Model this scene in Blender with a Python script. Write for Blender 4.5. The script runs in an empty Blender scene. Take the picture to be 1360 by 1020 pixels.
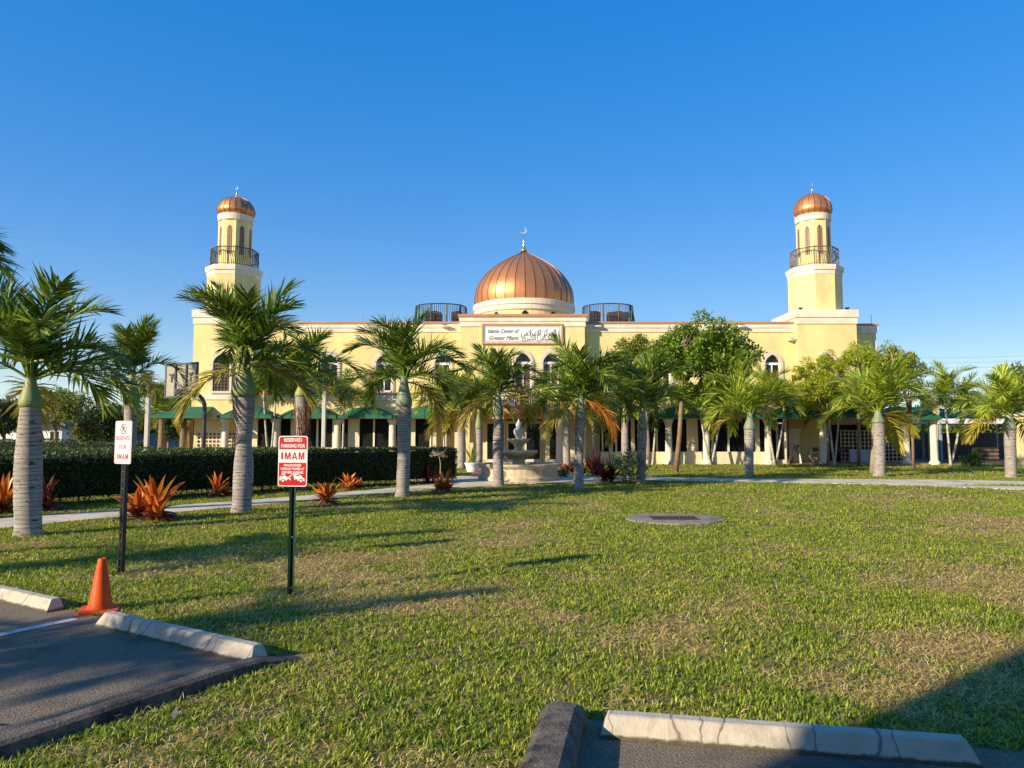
import bpy, math, random
import numpy as np
from mathutils import Vector, Matrix
from mathutils.geometry import tessellate_polygon
R = math.radians
# ------------------------------------------------------------------ camera, sky, sun
F0, CX, CY, EYE = 950.0, 680.0, 510.0, 1.6
PITCH = math.atan(68 / 950)
sc = bpy.context.scene
COL = sc.collection
cd = bpy.data.cameras.new('camera'); cam = bpy.data.objects.new('camera', cd); COL.objects.link(cam)
cd.sensor_width = 36; cd.lens = 36 * F0 / 1360; cd.clip_end = 3000; cd.clip_start = .05
cam.location = (0, 0, EYE); cam.rotation_euler = (R(90) + PITCH, 0, 0)
sc.camera = cam
SUN_AZ, SUN_EL = 234.0, 21.0
w = bpy.data.worlds.new('World'); sc.world = w; w.use_nodes = True
nt = w.node_tree; bg = nt.nodes['Background']
sky = nt.nodes.new('ShaderNodeTexSky'); sky.sky_type = 'NISHITA'; sky.sun_disc = False
sky.sun_elevation = R(SUN_EL); sky.sun_rotation = R(SUN_AZ); sky.air_density = 1.0; sky.dust_density = .15; sky.ozone_density = 3.5
hs = nt.nodes.new('ShaderNodeHueSaturation'); hs.inputs['Saturation'].default_value = 1.55; hs.inputs['Hue'].default_value = .521; hs.inputs['Value'].default_value = 1.0
gm = nt.nodes.new('ShaderNodeGamma'); gm.inputs[1].default_value = .36
nt.links.new(sky.outputs[0], gm.inputs[0]); nt.links.new(gm.outputs[0], hs.inputs['Color']); h2 = nt.nodes.new('ShaderNodeHueSaturation'); h2.inputs['Saturation'].default_value = 1.67; nt.links.new(hs.outputs[0], h2.inputs['Color']); nt.links.new(h2.outputs[0], bg.inputs[0])
bg.inputs[1].default_value = .29
sd = Vector((math.sin(R(SUN_AZ)) * math.cos(R(SUN_EL)), math.cos(R(SUN_AZ)) * math.cos(R(SUN_EL)), math.sin(R(SUN_EL))))
sl = bpy.data.lights.new('sun', 'SUN'); sl.energy = 4.3; sl.angle = R(.5); sl.color = (1, .85, .63)
so = bpy.data.objects.new('sun', sl); COL.objects.link(so); so.rotation_euler = (-sd).to_track_quat('-Z', 'Y').to_euler()
sc.view_settings.view_transform = 'Standard'; sc.view_settings.look = 'None'
sc.view_settings.exposure = .76; sc.view_settings.gamma = 1
sc.cycles.max_bounces = 6; sc.cycles.transparent_max_bounces = 8

# ------------------------------------------------------------------ survey: sight lines of the photograph turned into places
def ray(px, py):
    u = -(py - CY) / F0
    return (px - CX) / F0, math.cos(PITCH) - u * math.sin(PITCH), math.sin(PITCH) + u * math.cos(PITCH)
def G(px, py, z=0):
    x, y, zz = ray(px, py); t = (z - EYE) / zz; return Vector((x * t, y * t, z))
def A(px, py, Y):
    x, y, zz = ray(px, py); t = Y / y; return Vector((x * t, Y, EYE + zz * t))
def AX(px, Y, py=560): return A(px, py, Y).x
def AZ(py, Y): return A(680, py, Y).z

# ------------------------------------------------------------------ mesh builder
class MB:
    def __init__(s): s.v = []; s.f = []; s.m = []; s.mi = 0
    def add(s, vs, fs):
        o = len(s.v); s.v += [tuple(p) for p in vs]; s.f += [tuple(i + o for i in f) for f in fs]; s.m += [s.mi] * len(fs); return s
    def box(s, x0, x1, y0, y1, z0, z1):
        vs = [(x, y, z) for z in (z0, z1) for y in (y0, y1) for x in (x0, x1)]
        return s.add(vs, [(0, 2, 3, 1), (4, 5, 7, 6), (0, 1, 5, 4), (2, 6, 7, 3), (0, 4, 6, 2), (1, 3, 7, 5)])
    def obox(s, c, size, rz=0, rx=0, ry=0):
        M = Matrix.Translation(c) @ Matrix.Rotation(rz, 4, 'Z') @ Matrix.Rotation(rx, 4, 'X') @ Matrix.Rotation(ry, 4, 'Y')
        a, b, h = [q / 2 for q in size]
        t = MB().box(-a, a, -b, b, -h, h)
        return s.add([M @ Vector(p) for p in t.v], t.f)
    def lathe(s, prof, n=24, c=(0, 0, 0), a0=0, cap=True, arc=None):
        vs = []; fs = []; m = n if arc is None else n + 1
        tot = 2 * math.pi if arc is None else arc
        for r, z in prof:
            for k in range(m):
                a = a0 + tot * k / n; vs.append((c[0] + r * math.cos(a), c[1] + r * math.sin(a), c[2] + z))
        for j in range(len(prof) - 1):
            for k in range(n):
                k2 = (k + 1) % m
                fs.append((j * m + k, j * m + k2, (j + 1) * m + k2, (j + 1) * m + k))
        if cap:
            if prof[0][0] > 1e-4: fs.append(tuple(range(m))[::-1])
            if prof[-1][0] > 1e-4: fs.append(tuple((len(prof) - 1) * m + k for k in range(m)))
        return s.add(vs, fs)
    def tube(s, pts, rad, n=8, cap=True):
        pts = [Vector(p) for p in pts]; N = len(pts)
        if not isinstance(rad, (list, tuple)): rad = [rad] * N
        vs = []; fs = []; up = None
        for i, p in enumerate(pts):
            t = (pts[min(i + 1, N - 1)] - pts[max(i - 1, 0)]).normalized()
            if up is None: up = Vector((0, 0, 1)) if abs(t.z) < .9 else Vector((1, 0, 0))
            a = t.cross(up).normalized(); b = a.cross(t).normalized(); up = b
            for k in range(n):
                q = 2 * math.pi * k / n; vs.append(p + (a * math.cos(q) + b * math.sin(q)) * rad[i])
        for i in range(N - 1):
            for k in range(n):
                k2 = (k + 1) % n; fs.append((i * n + k, i * n + k2, (i + 1) * n + k2, (i + 1) * n + k))
        if cap: fs.append(tuple(range(n))[::-1]); fs.append(tuple((N - 1) * n + k for k in range(n)))
        return s.add(vs, fs)
    def prism(s, poly, fn0, fn1):
        """poly of 2D points; fn0/fn1 map a 2D point to the two end faces"""
        n = len(poly); vs = [fn0(p) for p in poly] + [fn1(p) for p in poly]
        fs = [tuple(range(n)), tuple(range(2 * n - 1, n - 1, -1))] + [(i, i + n, (i + 1) % n + n, (i + 1) % n) for i in range(n)]
        return s.add(vs, fs)
    def slab(s, poly, z0, z1): return s.prism(poly, lambda p: (p[0], p[1], z0), lambda p: (p[0], p[1], z1))
    def plate(s, poly, y0, y1): return s.prism(poly, lambda p: (p[0], y0, p[1]), lambda p: (p[0], y1, p[1]))
    def build(s, name, mat, parent=None, smooth=False, off=None, bevel=0):
        me = bpy.data.meshes.new(name)
        me.from_pydata(s.v, [], s.f)
        for mt in (mat if isinstance(mat, (list, tuple)) else [mat]): me.materials.append(mt)
        if max(s.m, default=0): me.polygons.foreach_set('material_index', s.m)
        if smooth: me.polygons.foreach_set('use_smooth', [True] * len(me.polygons))
        import bmesh
        b = bmesh.new(); b.from_mesh(me); bmesh.ops.recalc_face_normals(b, faces=b.faces); b.to_mesh(me); b.free()
        o = link(name, me, parent)
        if off is not None: o.location = off
        if bevel:
            m = o.modifiers.new('bevel', 'BEVEL'); m.width = bevel; m.segments = 2; m.limit_method = 'ANGLE'
        return o
def link(name, data, parent=None):
    o = bpy.data.objects.new(name, data); COL.objects.link(o)
    if parent: o.parent = parent
    return o
def tag(o, label=None, cat=None, group=None, kind=None):
    if label: o['label'] = label
    if cat: o['category'] = cat
    if group: o['group'] = group
    if kind: o['kind'] = kind
    return o
def empty(name, loc, label, cat, group=None, rz=0):
    o = bpy.data.objects.new(name, None); COL.objects.link(o); o.location = loc; o.rotation_euler = (0, 0, rz); o.empty_display_size = .2
    return tag(o, label, cat, group)
def npmesh(name, V, faces_by_n, mat, smooth=False):
    """V (N,3); faces_by_n list of int arrays (F,k)"""
    me = bpy.data.meshes.new(name)
    me.vertices.add(len(V)); me.vertices.foreach_set('co', np.ascontiguousarray(V, dtype=np.float32).ravel())
    loops = np.concatenate([f.ravel() for f in faces_by_n]); tot = np.concatenate([np.full(len(f), f.shape[1]) for f in faces_by_n])
    me.loops.add(len(loops)); me.loops.foreach_set('vertex_index', loops.astype(np.int32))
    me.polygons.add(len(tot)); st = np.concatenate([[0], np.cumsum(tot)[:-1]])
    me.polygons.foreach_set('loop_start', st.astype(np.int32))
    try: me.polygons.foreach_set('loop_total', tot.astype(np.int32))
    except Exception: pass
    if smooth: me.polygons.foreach_set('use_smooth', [True] * len(tot))
    me.update(calc_edges=True); me.validate()
    for m in (mat if isinstance(mat, (list, tuple)) else [mat]): me.materials.append(m)
    return me

# ------------------------------------------------------------------ materials
def ramp(nt, fac, stops):
    r = nt.nodes.new('ShaderNodeValToRGB'); e = r.color_ramp.elements
    while len(e) < len(stops): e.new(.5)
    for i, (p, c) in enumerate(stops): e[i].position = p; e[i].color = (*c, 1)
    nt.links.new(fac, r.inputs[0]); return r.outputs[0]
def noise(nt, scale, detail=4, vec=None, rough=.6):
    n = nt.nodes.new('ShaderNodeTexNoise'); n.inputs['Scale'].default_value = scale; n.inputs['Detail'].default_value = detail
    n.inputs['Roughness'].default_value = rough
    if vec is None:
        tc = nt.nodes.new('ShaderNodeTexCoord'); vec = tc.outputs['Object']
    nt.links.new(vec, n.inputs['Vector']); return n.outputs[0]
def mixc(nt, fac, a, b, mode='MIX'):
    m = nt.nodes.new('ShaderNodeMix'); m.data_type = 'RGBA'; m.blend_type = mode
    for sock, val in ((m.inputs[0], fac), (m.inputs[6], a), (m.inputs[7], b)):
        if isinstance(val, (int, float)): sock.default_value = val
        elif isinstance(val, tuple): sock.default_value = (*val, 1)
        else: nt.links.new(val, sock)
    return m.outputs[2]
def base(name):
    m = bpy.data.materials.new(name); m.use_nodes = True; return m, m.node_tree, m.node_tree.nodes['Principled BSDF']
def M(name, col, rough=.7, metal=0, var=.12, scale=3, bump=0, bscale=40, stain=None, sscale=.6, spec=.5, stretch=None, lo=.45, hi=.62):
    m, nt, p = base(name)
    tc = nt.nodes.new('ShaderNodeTexCoord'); vec = tc.outputs['Object']
    if stretch:
        mp = nt.nodes.new('ShaderNodeMapping'); mp.inputs['Scale'].default_value = stretch; nt.links.new(vec, mp.inputs[0]); vec = mp.outputs[0]
    a = tuple(c * (1 - var) for c in col); b = tuple(min(1, c * (1 + var)) for c in col)
    c = ramp(nt, noise(nt, scale, 6, vec), [(.3, a), (.7, b)])
    if stain:
        c = mixc(nt, ramp(nt, noise(nt, sscale, 8, vec, .7), [(lo, (0, 0, 0)), (hi, (1, 1, 1))]), c, stain)
    nt.links.new(c, p.inputs['Base Color'])
    p.inputs['Roughness'].default_value = rough; p.inputs['Metallic'].default_value = metal; p.inputs['Specular IOR Level'].default_value = spec
    if bump:
        bn = nt.nodes.new('ShaderNodeBump'); bn.inputs['Strength'].default_value = bump; bn.inputs['Distance'].default_value = .02
        nt.links.new(noise(nt, bscale, 6, vec), bn.inputs['Height']); nt.links.new(bn.outputs[0], p.inputs['Normal'])
    return m
def leafmat(name, cols, trans=.35, rough=.45, big=None):
    """cols: ramp stops over a random value per leaf"""
    m, nt, p = base(name)
    g = nt.nodes.new('ShaderNodeNewGeometry'); oi = nt.nodes.new('ShaderNodeObjectInfo')
    c = ramp(nt, g.outputs['Random Per Island'], cols)
    if big:
        c = mixc(nt, ramp(nt, noise(nt, big[0], 3), [(.42, (0, 0, 0)), (.6, (1, 1, 1))]), c, big[1], 'MULTIPLY')
    hsv = nt.nodes.new('ShaderNodeHueSaturation')
    mr = nt.nodes.new('ShaderNodeMapRange'); mr.inputs['To Min'].default_value = .78; mr.inputs['To Max'].default_value = 1.22
    nt.links.new(oi.outputs['Random'], mr.inputs[0]); nt.links.new(mr.outputs[0], hsv.inputs['Value']); nt.links.new(c, hsv.inputs['Color'])
    c = hsv.outputs[0]
    nt.links.new(c, p.inputs['Base Color']); p.inputs['Roughness'].default_value = rough; p.inputs['Specular IOR Level'].default_value = .4
    t = nt.nodes.new('ShaderNodeBsdfTranslucent'); nt.links.new(c, t.inputs[0])
    mx = nt.nodes.new('ShaderNodeMixShader'); mx.inputs[0].default_value = trans
    nt.links.new(p.outputs[0], mx.inputs[1]); nt.links.new(t.outputs[0], mx.inputs[2])
    nt.links.new(mx.outputs[0], nt.nodes['Material Output'].inputs[0]); return m

YEL = M('yellow_stucco', (.82, .67, .285), .85, var=.06, scale=1.5, bump=.25, bscale=60, stain=(.73, .56, .25), sscale=.6, stretch=(1.6, 1.6, .5))
CRM = M('cream_trim', (.80, .72, .55), .8, var=.05, scale=3, bump=.1, stain=(.68, .60, .45), sscale=.8)
CRMW = M('cream_wall', (.74, .64, .42), .85, var=.06, scale=2, bump=.2, bscale=50)
TERRA = M('terracotta_cap', (.46, .22, .12), .7, var=.15, scale=3)
STRG = M('red_string_course', (.36, .12, .06), .7, var=.15, scale=3)
SURR = M('window_surround', (.66, .56, .44), .8, var=.08, scale=5)
WHITE = M('white_paint', (.80, .80, .78), .6, var=.04)
GLASS = M('dark_glass', (.012, .014, .016), .12, var=.1, spec=.5)
BLK = M('black_screen_and_shade', (.008, .008, .008), .6, var=.2, spec=.15)  # screens; the same black also paints the shade of doorway, opening and drain
CURT = M('curtain_maroon', (.22, .10, .10), .8, var=.3, scale=9, stretch=(6, 1, .3))
IRON = M('wrought_iron', (.02, .018, .016), .5, var=.2)
IRONW = M('weathered_iron', (.10, .07, .05), .5, var=.3)
GRILLE = M('bronze_grille', (.16, .08, .05), .6, var=.4, scale=20)
TILE = M('porch_tile', (.36, .17, .10), .6, var=.15, scale=4)
PLAST = M('grey_metal', (.35, .36, .37), .4, .6, var=.1)
STONE = M('cast_stone', (.62, .51, .34), .85, var=.14, scale=4, bump=.4, bscale=30, stain=(.36, .29, .20), sscale=1.6)
def copper():
    m, nt, p = base('copper_sheet')
    g = nt.nodes.new('ShaderNodeNewGeometry')
    c = ramp(nt, noise(nt, .9, 5), [(.35, (.64, .26, .10)), (.65, (.70, .30, .12))])
    nt.links.new(c, p.inputs['Base Color']); p.inputs['Metallic'].default_value = .70
    r = ramp(nt, noise(nt, 3, 5), [(.3, (.43,) * 3), (.7, (.47,) * 3)]); nt.links.new(r, p.inputs['Roughness'])
    return m
COP = copper()
COPD = M('copper_seam', (.24, .10, .05), .45, .7)
GOLD = M('brass_finial', (.75, .58, .30), .3, .85)
SILV = M('silver_crescent', (.75, .76, .78), .35, .7)
AWN = M('green_canvas', (.010, .13, .065), .75, var=.15, scale=2, bump=.1, stain=(.03, .12, .07), sscale=1.6)
ASPH = M('asphalt', (.24, .19, .13), .95, var=.55, scale=75, bump=1, bscale=70, stain=(.10, .09, .08), sscale=.9, lo=.5, hi=.66, spec=.2)
KERB = M('dark_kerb', (.17, .135, .10), .9, var=.4, scale=30, bump=.8, bscale=60, stain=(.03, .026, .022), sscale=3)
CONC = M('concrete_path', (.70, .60, .44), .9, var=.10, scale=5, bump=.2, bscale=60, stain=(.42, .37, .31), sscale=1)
SLABM = M('old_concrete', (.30, .25, .19), .9, var=.15, scale=6, bump=.3, stain=(.18, .14, .10), sscale=2)
LINE = M('road_paint', (.55, .54, .52), .8, var=.2, scale=30, stain=(.2, .2, .2), sscale=8, lo=.55, hi=.65)
BARKB = M('brown_bark', (.22, .15, .09), .9, var=.3, scale=6, bump=.8, bscale=20)
def stopmat():
    m, nt, p = base('wheel_stop_concrete')
    tc = nt.nodes.new('ShaderNodeTexCoord')
    c = ramp(nt, noise(nt, 5, 8), [(.3, (.34, .29, .21)), (.5, (.52, .46, .36)), (.75, (.46, .38, .26))])
    # moss and grime along the foot, and hairline cracks across
    sx = nt.nodes.new('ShaderNodeSeparateXYZ'); nt.links.new(tc.outputs['Object'], sx.inputs[0])
    ad = nt.nodes.new('ShaderNodeMath'); ad.operation = 'MULTIPLY_ADD'; nt.links.new(noise(nt, 22, 6), ad.inputs[0]); ad.inputs[1].default_value = -.028; nt.links.new(sx.outputs[2], ad.inputs[2])
    c = mixc(nt, ramp(nt, ad.outputs[0], [(.0, (1, 1, 1)), (.012, (0, 0, 0))]), c, (.10, .09, .05))
    v = nt.nodes.new('ShaderNodeTexVoronoi'); v.feature = 'DISTANCE_TO_EDGE'; v.inputs['Scale'].default_value = 1
    mp = nt.nodes.new('ShaderNodeMapping'); mp.inputs['Scale'].default_value = (3.0, .3, .6)
    nw = nt.nodes.new('ShaderNodeVectorMath'); nw.operation = 'ADD'
    nz = nt.nodes.new('ShaderNodeTexNoise'); nz.inputs['Scale'].default_value = 9; nt.links.new(tc.outputs['Object'], nz.inputs[0])
    sc2 = nt.nodes.new('ShaderNodeVectorMath'); sc2.operation = 'SCALE'; sc2.inputs['Scale'].default_value = .09; nt.links.new(nz.outputs[1], sc2.inputs[0])
    nt.links.new(tc.outputs['Object'], nw.inputs[0]); nt.links.new(sc2.outputs[0], nw.inputs[1]); nt.links.new(nw.outputs[0], mp.inputs[0]); nt.links.new(mp.outputs[0], v.inputs[0])
    c = mixc(nt, ramp(nt, v.outputs[0], [(.0, (.95,) * 3), (.014, (0, 0, 0))]), c, (.13, .10, .07))
    nt.links.new(c, p.inputs['Base Color']); p.inputs['Roughness'].default_value = .9
    b = nt.nodes.new('ShaderNodeBump'); b.inputs['Strength'].default_value = .5; b.inputs['Distance'].default_value = .01
    nt.links.new(noise(nt, 60, 6), b.inputs['Height']); nt.links.new(b.outputs[0], p.inputs['Normal']); return m
STOPM = stopmat()
def trunkmat():
    m, nt, p = base('palm_trunk_bark')
    tc = nt.nodes.new('ShaderNodeTexCoord')
    mp = nt.nodes.new('ShaderNodeMapping'); mp.inputs['Scale'].default_value = (1.2, 1.2, 9); nt.links.new(tc.outputs['Object'], mp.inputs[0])
    c = ramp(nt, noise(nt, 3.2, 8, mp.outputs[0], .65), [(.25, (.15, .125, .105)), (.45, (.32, .285, .25)), (.7, (.44, .40, .355))])
    c = mixc(nt, ramp(nt, noise(nt, 1.1, 4), [(.5, (0, 0, 0)), (.68, (.7,) * 3)]), c, (.34, .22, .13))
    wv = nt.nodes.new('ShaderNodeTexWave'); wv.bands_direction = 'Z'; wv.inputs['Scale'].default_value = 4.6; wv.inputs['Distortion'].default_value = 3; wv.inputs['Detail'].default_value = 4; wv.inputs['Detail Scale'].default_value = .7
    nt.links.new(tc.outputs['Object'], wv.inputs[0])
    c = mixc(nt, ramp(nt, wv.outputs[1], [(.0, (.55,) * 3), (.22, (0, 0, 0))]), c, (.12, .09, .07))
    mp2 = nt.nodes.new('ShaderNodeMapping'); mp2.inputs['Scale'].default_value = (3, 3, 11); nt.links.new(tc.outputs['Object'], mp2.inputs[0])
    c = mixc(nt, ramp(nt, noise(nt, 2.0, 3, mp2.outputs[0]), [(.60, (0, 0, 0)), (.64, (1, 1, 1))]), c, (.06, .05, .045))
    nt.links.new(c, p.inputs['Base Color']); p.inputs['Roughness'].default_value = .9
    b = nt.nodes.new('ShaderNodeBump'); b.inputs['Strength'].default_value = .8; b.inputs['Distance'].default_value = .03
    nt.links.new(noise(nt, 5, 8, mp.outputs[0]), b.inputs['Height']); nt.links.new(b.outputs[0], p.inputs['Normal']); return m
TRUNK = trunkmat()
SHAFT = M('green_crownshaft', (.20, .27, .08), .55, var=.25, scale=3, bump=.2, bscale=12, stain=(.30, .28, .10), sscale=2, stretch=(1, 1, .4))
SHAFTB = M('blue_green_crownshaft', (.20, .25, .15), .55, var=.25, scale=3, bump=.2, bscale=12, stain=(.19, .24, .12), sscale=2, stretch=(1, 1, .4))
FR = leafmat('palm_leaf_green', [(0, (.035, .07, .010)), (.4, (.11, .19, .02)), (.75, (.24, .34, .03)), (1, (.46, .50, .06))], .30, .38)
FRB = leafmat('palm_leaf_bright', [(0, (.08, .13, .012)), (.4, (.26, .36, .03)), (1, (.56, .60, .06))], .36, .38)
FRY = leafmat('palm_leaf_yellowing', [(0, (.22, .24, .03)), (.6, (.42, .36, .05)), (1, (.5, .36, .06))], .35)
FRO = leafmat('palm_leaf_dead', [(0, (.38, .12, .02)), (.6, (.62, .24, .04)), (1, (.7, .34, .07))], .3)
HEDGE = leafmat('hedge_leaf', [(0, (.03, .06, .012)), (.7, (.075, .13, .024)), (1, (.15, .21, .04))], .25, .45)
TREEL = leafmat('tree_leaf_green', [(0, (.07, .13, .014)), (.6, (.19, .30, .028)), (1, (.34, .44, .05))], .45)
TREEY = leafmat('tree_leaf_yellow', [(0, (.20, .27, .02)), (.5, (.42, .50, .03)), (1, (.66, .66, .06))], .48)
TREEYG = leafmat('tree_leaf_yellow_green', [(0, (.12, .19, .02)), (.6, (.28, .35, .035)), (1, (.42, .45, .05))], .45)
TREED = leafmat('tree_leaf_dark', [(0, (.02, .045, .012)), (.6, (.045, .08, .02)), (1, (.08, .12, .03))], .25)
TREEO = leafmat('tree_leaf_olive', [(0, (.10, .14, .03)), (.6, (.20, .25, .05)), (1, (.32, .34, .09))], .4)
BROM = leafmat('bromeliad_orange', [(0, (.46, .08, .015)), (.5, (.72, .20, .02)), (1, (.80, .40, .05))], .3, .4)
BROMR = leafmat('bromeliad_red', [(0, (.12, .03, .02)), (.5, (.26, .05, .03)), (1, (.4, .12, .06))], .3, .4)
BROMD = leafmat('bromeliad_dry', [(0, (.22, .14, .09)), (1, (.50, .38, .28))], .2, .8)
CORDY = leafmat('cordyline_red', [(0, (.03, .008, .01)), (.6, (.09, .016, .015)), (1, (.24, .05, .025))], .25, .4)
VARI = leafmat('variegated_leaf', [(0, (.06, .12, .02)), (.5, (.14, .2, .04)), (1, (.5, .5, .2))], .3, .5)

def lawnmat():
    m, nt, p = base('lawn_thatch')
    d = noise(nt, 3, 5)
    c = ramp(nt, noise(nt, 35, 6), [(.3, (.13, .11, .045)), (.7, (.28, .24, .10))])
    c2 = ramp(nt, noise(nt, 45, 6), [(.3, (.28, .18, .06)), (.7, (.54, .37, .14))])
    c = mixc(nt, ramp(nt, d, [(.42, (0, 0, 0)), (.62, (1, 1, 1))]), c, c2)
    nt.links.new(c, p.inputs['Base Color']); p.inputs['Roughness'].default_value = .95; p.inputs['Specular IOR Level'].default_value = .1
    b = nt.nodes.new('ShaderNodeBump'); b.inputs['Strength'].default_value = 1; b.inputs['Distance'].default_value = .04
    nt.links.new(noise(nt, 40, 6), b.inputs['Height']); nt.links.new(b.outputs[0], p.inputs['Normal']); return m
def bladem():
    return [leafmat('grass_green', [(0, (.08, .12, .010)), (.4, (.26, .33, .024)), (.8, (.46, .50, .05)), (1, (.64, .60, .10))], .40, .5, (.9, (.70, .84, .62))),
            leafmat('grass_straw', [(0, (.34, .21, .06)), (.5, (.68, .48, .16)), (1, (.88, .70, .32))], .3, .7)]
def stepf(nt, v, a, b):
    mr = nt.nodes.new('ShaderNodeMapRange'); mr.inputs['From Min'].default_value = a; mr.inputs['From Max'].default_value = b; nt.links.new(v, mr.inputs[0]); return mr.outputs[0]

# ------------------------------------------------------------------ ground, paths, car park
YF = 39.3
o = MB().add([(-900, -300, 0), (900, -300, 0), (900, 1500, 0), (-900, 1500, 0)], [(0, 1, 2, 3)]).build('lawn', lawnmat()); tag(o, kind='structure')
EX = []      # outlines the grass keeps off
def dirv(a): return Vector((math.sin(R(a)), math.cos(R(a)), 0))
# left bay: frame of its own, u along the wheel stops (to the right, nearer), v into the lawn
S1a, S1b = G(123, 833), G(326, 883)
u = (S1b - S1a).normalized(); v = Vector((-u.y, u.x, 0))
LB = lambda a, b, z=0: S1a + u * a + v * b + Vector((0, 0, z))
lot = [LB(-14, .22), LB(-2.35, .22), LB(1.97, .16), LB(1.97, -9), LB(-14, -9)]
lotp = [(p.x, p.y) for p in lot]; EX.append(lotp)
tag(MB().slab(lotp, .002, .012).build('parking_lot', ASPH), kind='structure')
def kerb(name, pts, wd, h, endtaper=True):
    """pts centreline; rounded top, last point sloping down"""
    m = MB(); prof = [(-.5, 0), (-.47, .78), (-.3, .97), (0, 1), (.3, .97), (.47, .78), (.5, 0)]
    vs = []; n = len(pts)
    for i, (p, hs_) in enumerate(pts):
        t = (pts[min(i + 1, n - 1)][0] - pts[max(i - 1, 0)][0]).normalized(); s = Vector((t.y, -t.x, 0))
        for a, b in prof: vs.append(p + s * a * wd + Vector((0, 0, b * h * hs_)))
    k = len(prof); fs = [(i * k + j, i * k + j + 1, (i + 1) * k + j + 1, (i + 1) * k + j) for i in range(n - 1) for j in range(k - 1)]
    fs += [tuple(range(k)), tuple((n - 1) * k + j for j in range(k))[::-1]]
    return m.add(vs, fs).build(name, KERB, smooth=False)
kx = 2.03
o = kerb('kerb', [(LB(kx, -8), 1), (LB(kx, -4), 1), (LB(kx, -2), 1), (LB(kx, -.35), 1), (LB(kx + .01, .0), .85), (LB(kx + .07, .2), .3), (LB(kx + .10, .3), .05)], .15, .085); tag(o, kind='structure')
EX.append([(p.x, p.y) for p in (LB(kx - .1, -8), LB(kx - .1, .3), LB(kx + .2, .5), LB(kx + .12, 0), LB(kx + .09, -8))])
# painted bay line
la = G(100, 824); lv = -v
lp = [la + u * -.05, la + u * .05, la + u * .05 + lv * 4.5, la - u * .05 + lv * 4.5]
tag(MB().add([(p.x, p.y, .0165) for p in lp], [(0, 1, 2, 3)]).build('bay_line', LINE), kind='structure')
# right bay
S2a, S2b = G(791, 979), G(1291, 1018)
u2 = (S2b - S2a).normalized(); v2 = Vector((-u2.y, u2.x, 0))
RB = lambda a, b, z=0: S2a + u2 * a + v2 * b + Vector((0, 0, z))
lot2 = [RB(-.1, .2), RB(1.95, .2), RB(9, .2), RB(9, -9), RB(-.1, -9)]; lp2 = [(p.x, p.y) for p in lot2]; EX.append(lp2)
tag(MB().slab(lp2, .002, .012).build('parking_lot', ASPH), kind='structure')
o = kerb('kerb', [(RB(-.18, -7), 1), (RB(-.18, -3), 1), (RB(-.18, -1), 1), (RB(-.18, -.02), 1), (RB(-.17, .09), .9), (RB(-.16, .15), .5)], .23, .155); tag(o, kind='structure')
EX.append([(p.x, p.y) for p in (RB(-.29, -7), RB(-.29, .17), RB(-.05, .17), RB(-.05, -7))])

def wheel_stop(fr, a0, L, label, seed, b0=0):
    """concrete wheel stop: sloping face, flat top, tapered ends; foot in the frame fr"""
    rnd = random.Random(seed); w_, h = .15, .104
    ang = math.atan2((fr(1, 0) - fr(0, 0)).y, (fr(1, 0) - fr(0, 0)).x)
    c = fr(a0 + L / 2, b0)
    n = 36; vs = []; prof = [(0, 0), (.004, .018), (.055, h - .006), (.065, h), (w_ - .02, h), (w_ - .012, h - .01), (w_, 0)]
    for i in range(n + 1):
        x = -L / 2 + L * i / n; e = min(i, n - i) / n * L; inset = 0
        for j, (y, z) in enumerate(prof):
            xx = x; hz = z
            if i == 0: xx = x + z * .45
            if i == n: xx = x - z * .45
            jy = rnd.uniform(-.004, .004) if j < 2 else rnd.uniform(-.0015, .0015)
            vs.append((xx, y + jy, hz + (rnd.uniform(-.0015, .0015) if j else 0)))
    k = len(prof)
    fs = [(i * k + j, i * k + (j + 1) % k, (i + 1) * k + (j + 1) % k, (i + 1) * k + j) for i in range(n) for j in range(k)]
    fs += [tuple(range(k)), tuple(n * k + j for j in range(k))[::-1]]
    t = MB().add(vs, fs)
    o = t.build('wheel_stop', STOPM, bevel=.003); o.location = (c.x, c.y, .012); o.rotation_euler = (0, 0, ang)
    return tag(o, label, 'wheel stop', 'concrete wheel stops')
wheel_stop(LB, .02, 1.95, 'weathered cream wheel stop lying just right of the orange cone', 1)
wheel_stop(LB, -2.62, 1.83, 'cream wheel stop cut off by the left edge, left of the painted line and cone', 2, .03)
wheel_stop(RB, .02, 1.83, 'cracked pale grey wheel stop at the bottom right beside a thick dark kerb', 3, -.045)

# traffic cone
cp = G(133, 812); cone = empty('traffic_cone', (cp.x, cp.y, .005), 'plain orange traffic cone standing at the end of a wheel stop', 'traffic cone', rz=R(20)); cone.scale = (.9, .9, .91)
ORG = M('orange_plastic', (.85, .095, .004), .5, spec=.25, var=.06, scale=6, stain=(.6, .07, .01), sscale=6)
b = .185; m = MB(); sq = [(b - .03, -b), (b, -b + .03), (b, b - .03), (b - .03, b), (-b + .03, b), (-b, b - .03), (-b, -b + .03), (-b + .03, -b)]
m.slab(sq, 0, .03); m.build('base_plate', ORG, cone, bevel=.006)
MB().lathe([(.128, .03), (.118, .045), (.105, .08), (.042, .49), (.036, .515), (.03, .52), (.026, .515), (.026, .4)], 40, cap=False).build('cone_body', ORG, cone, smooth=True)

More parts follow.
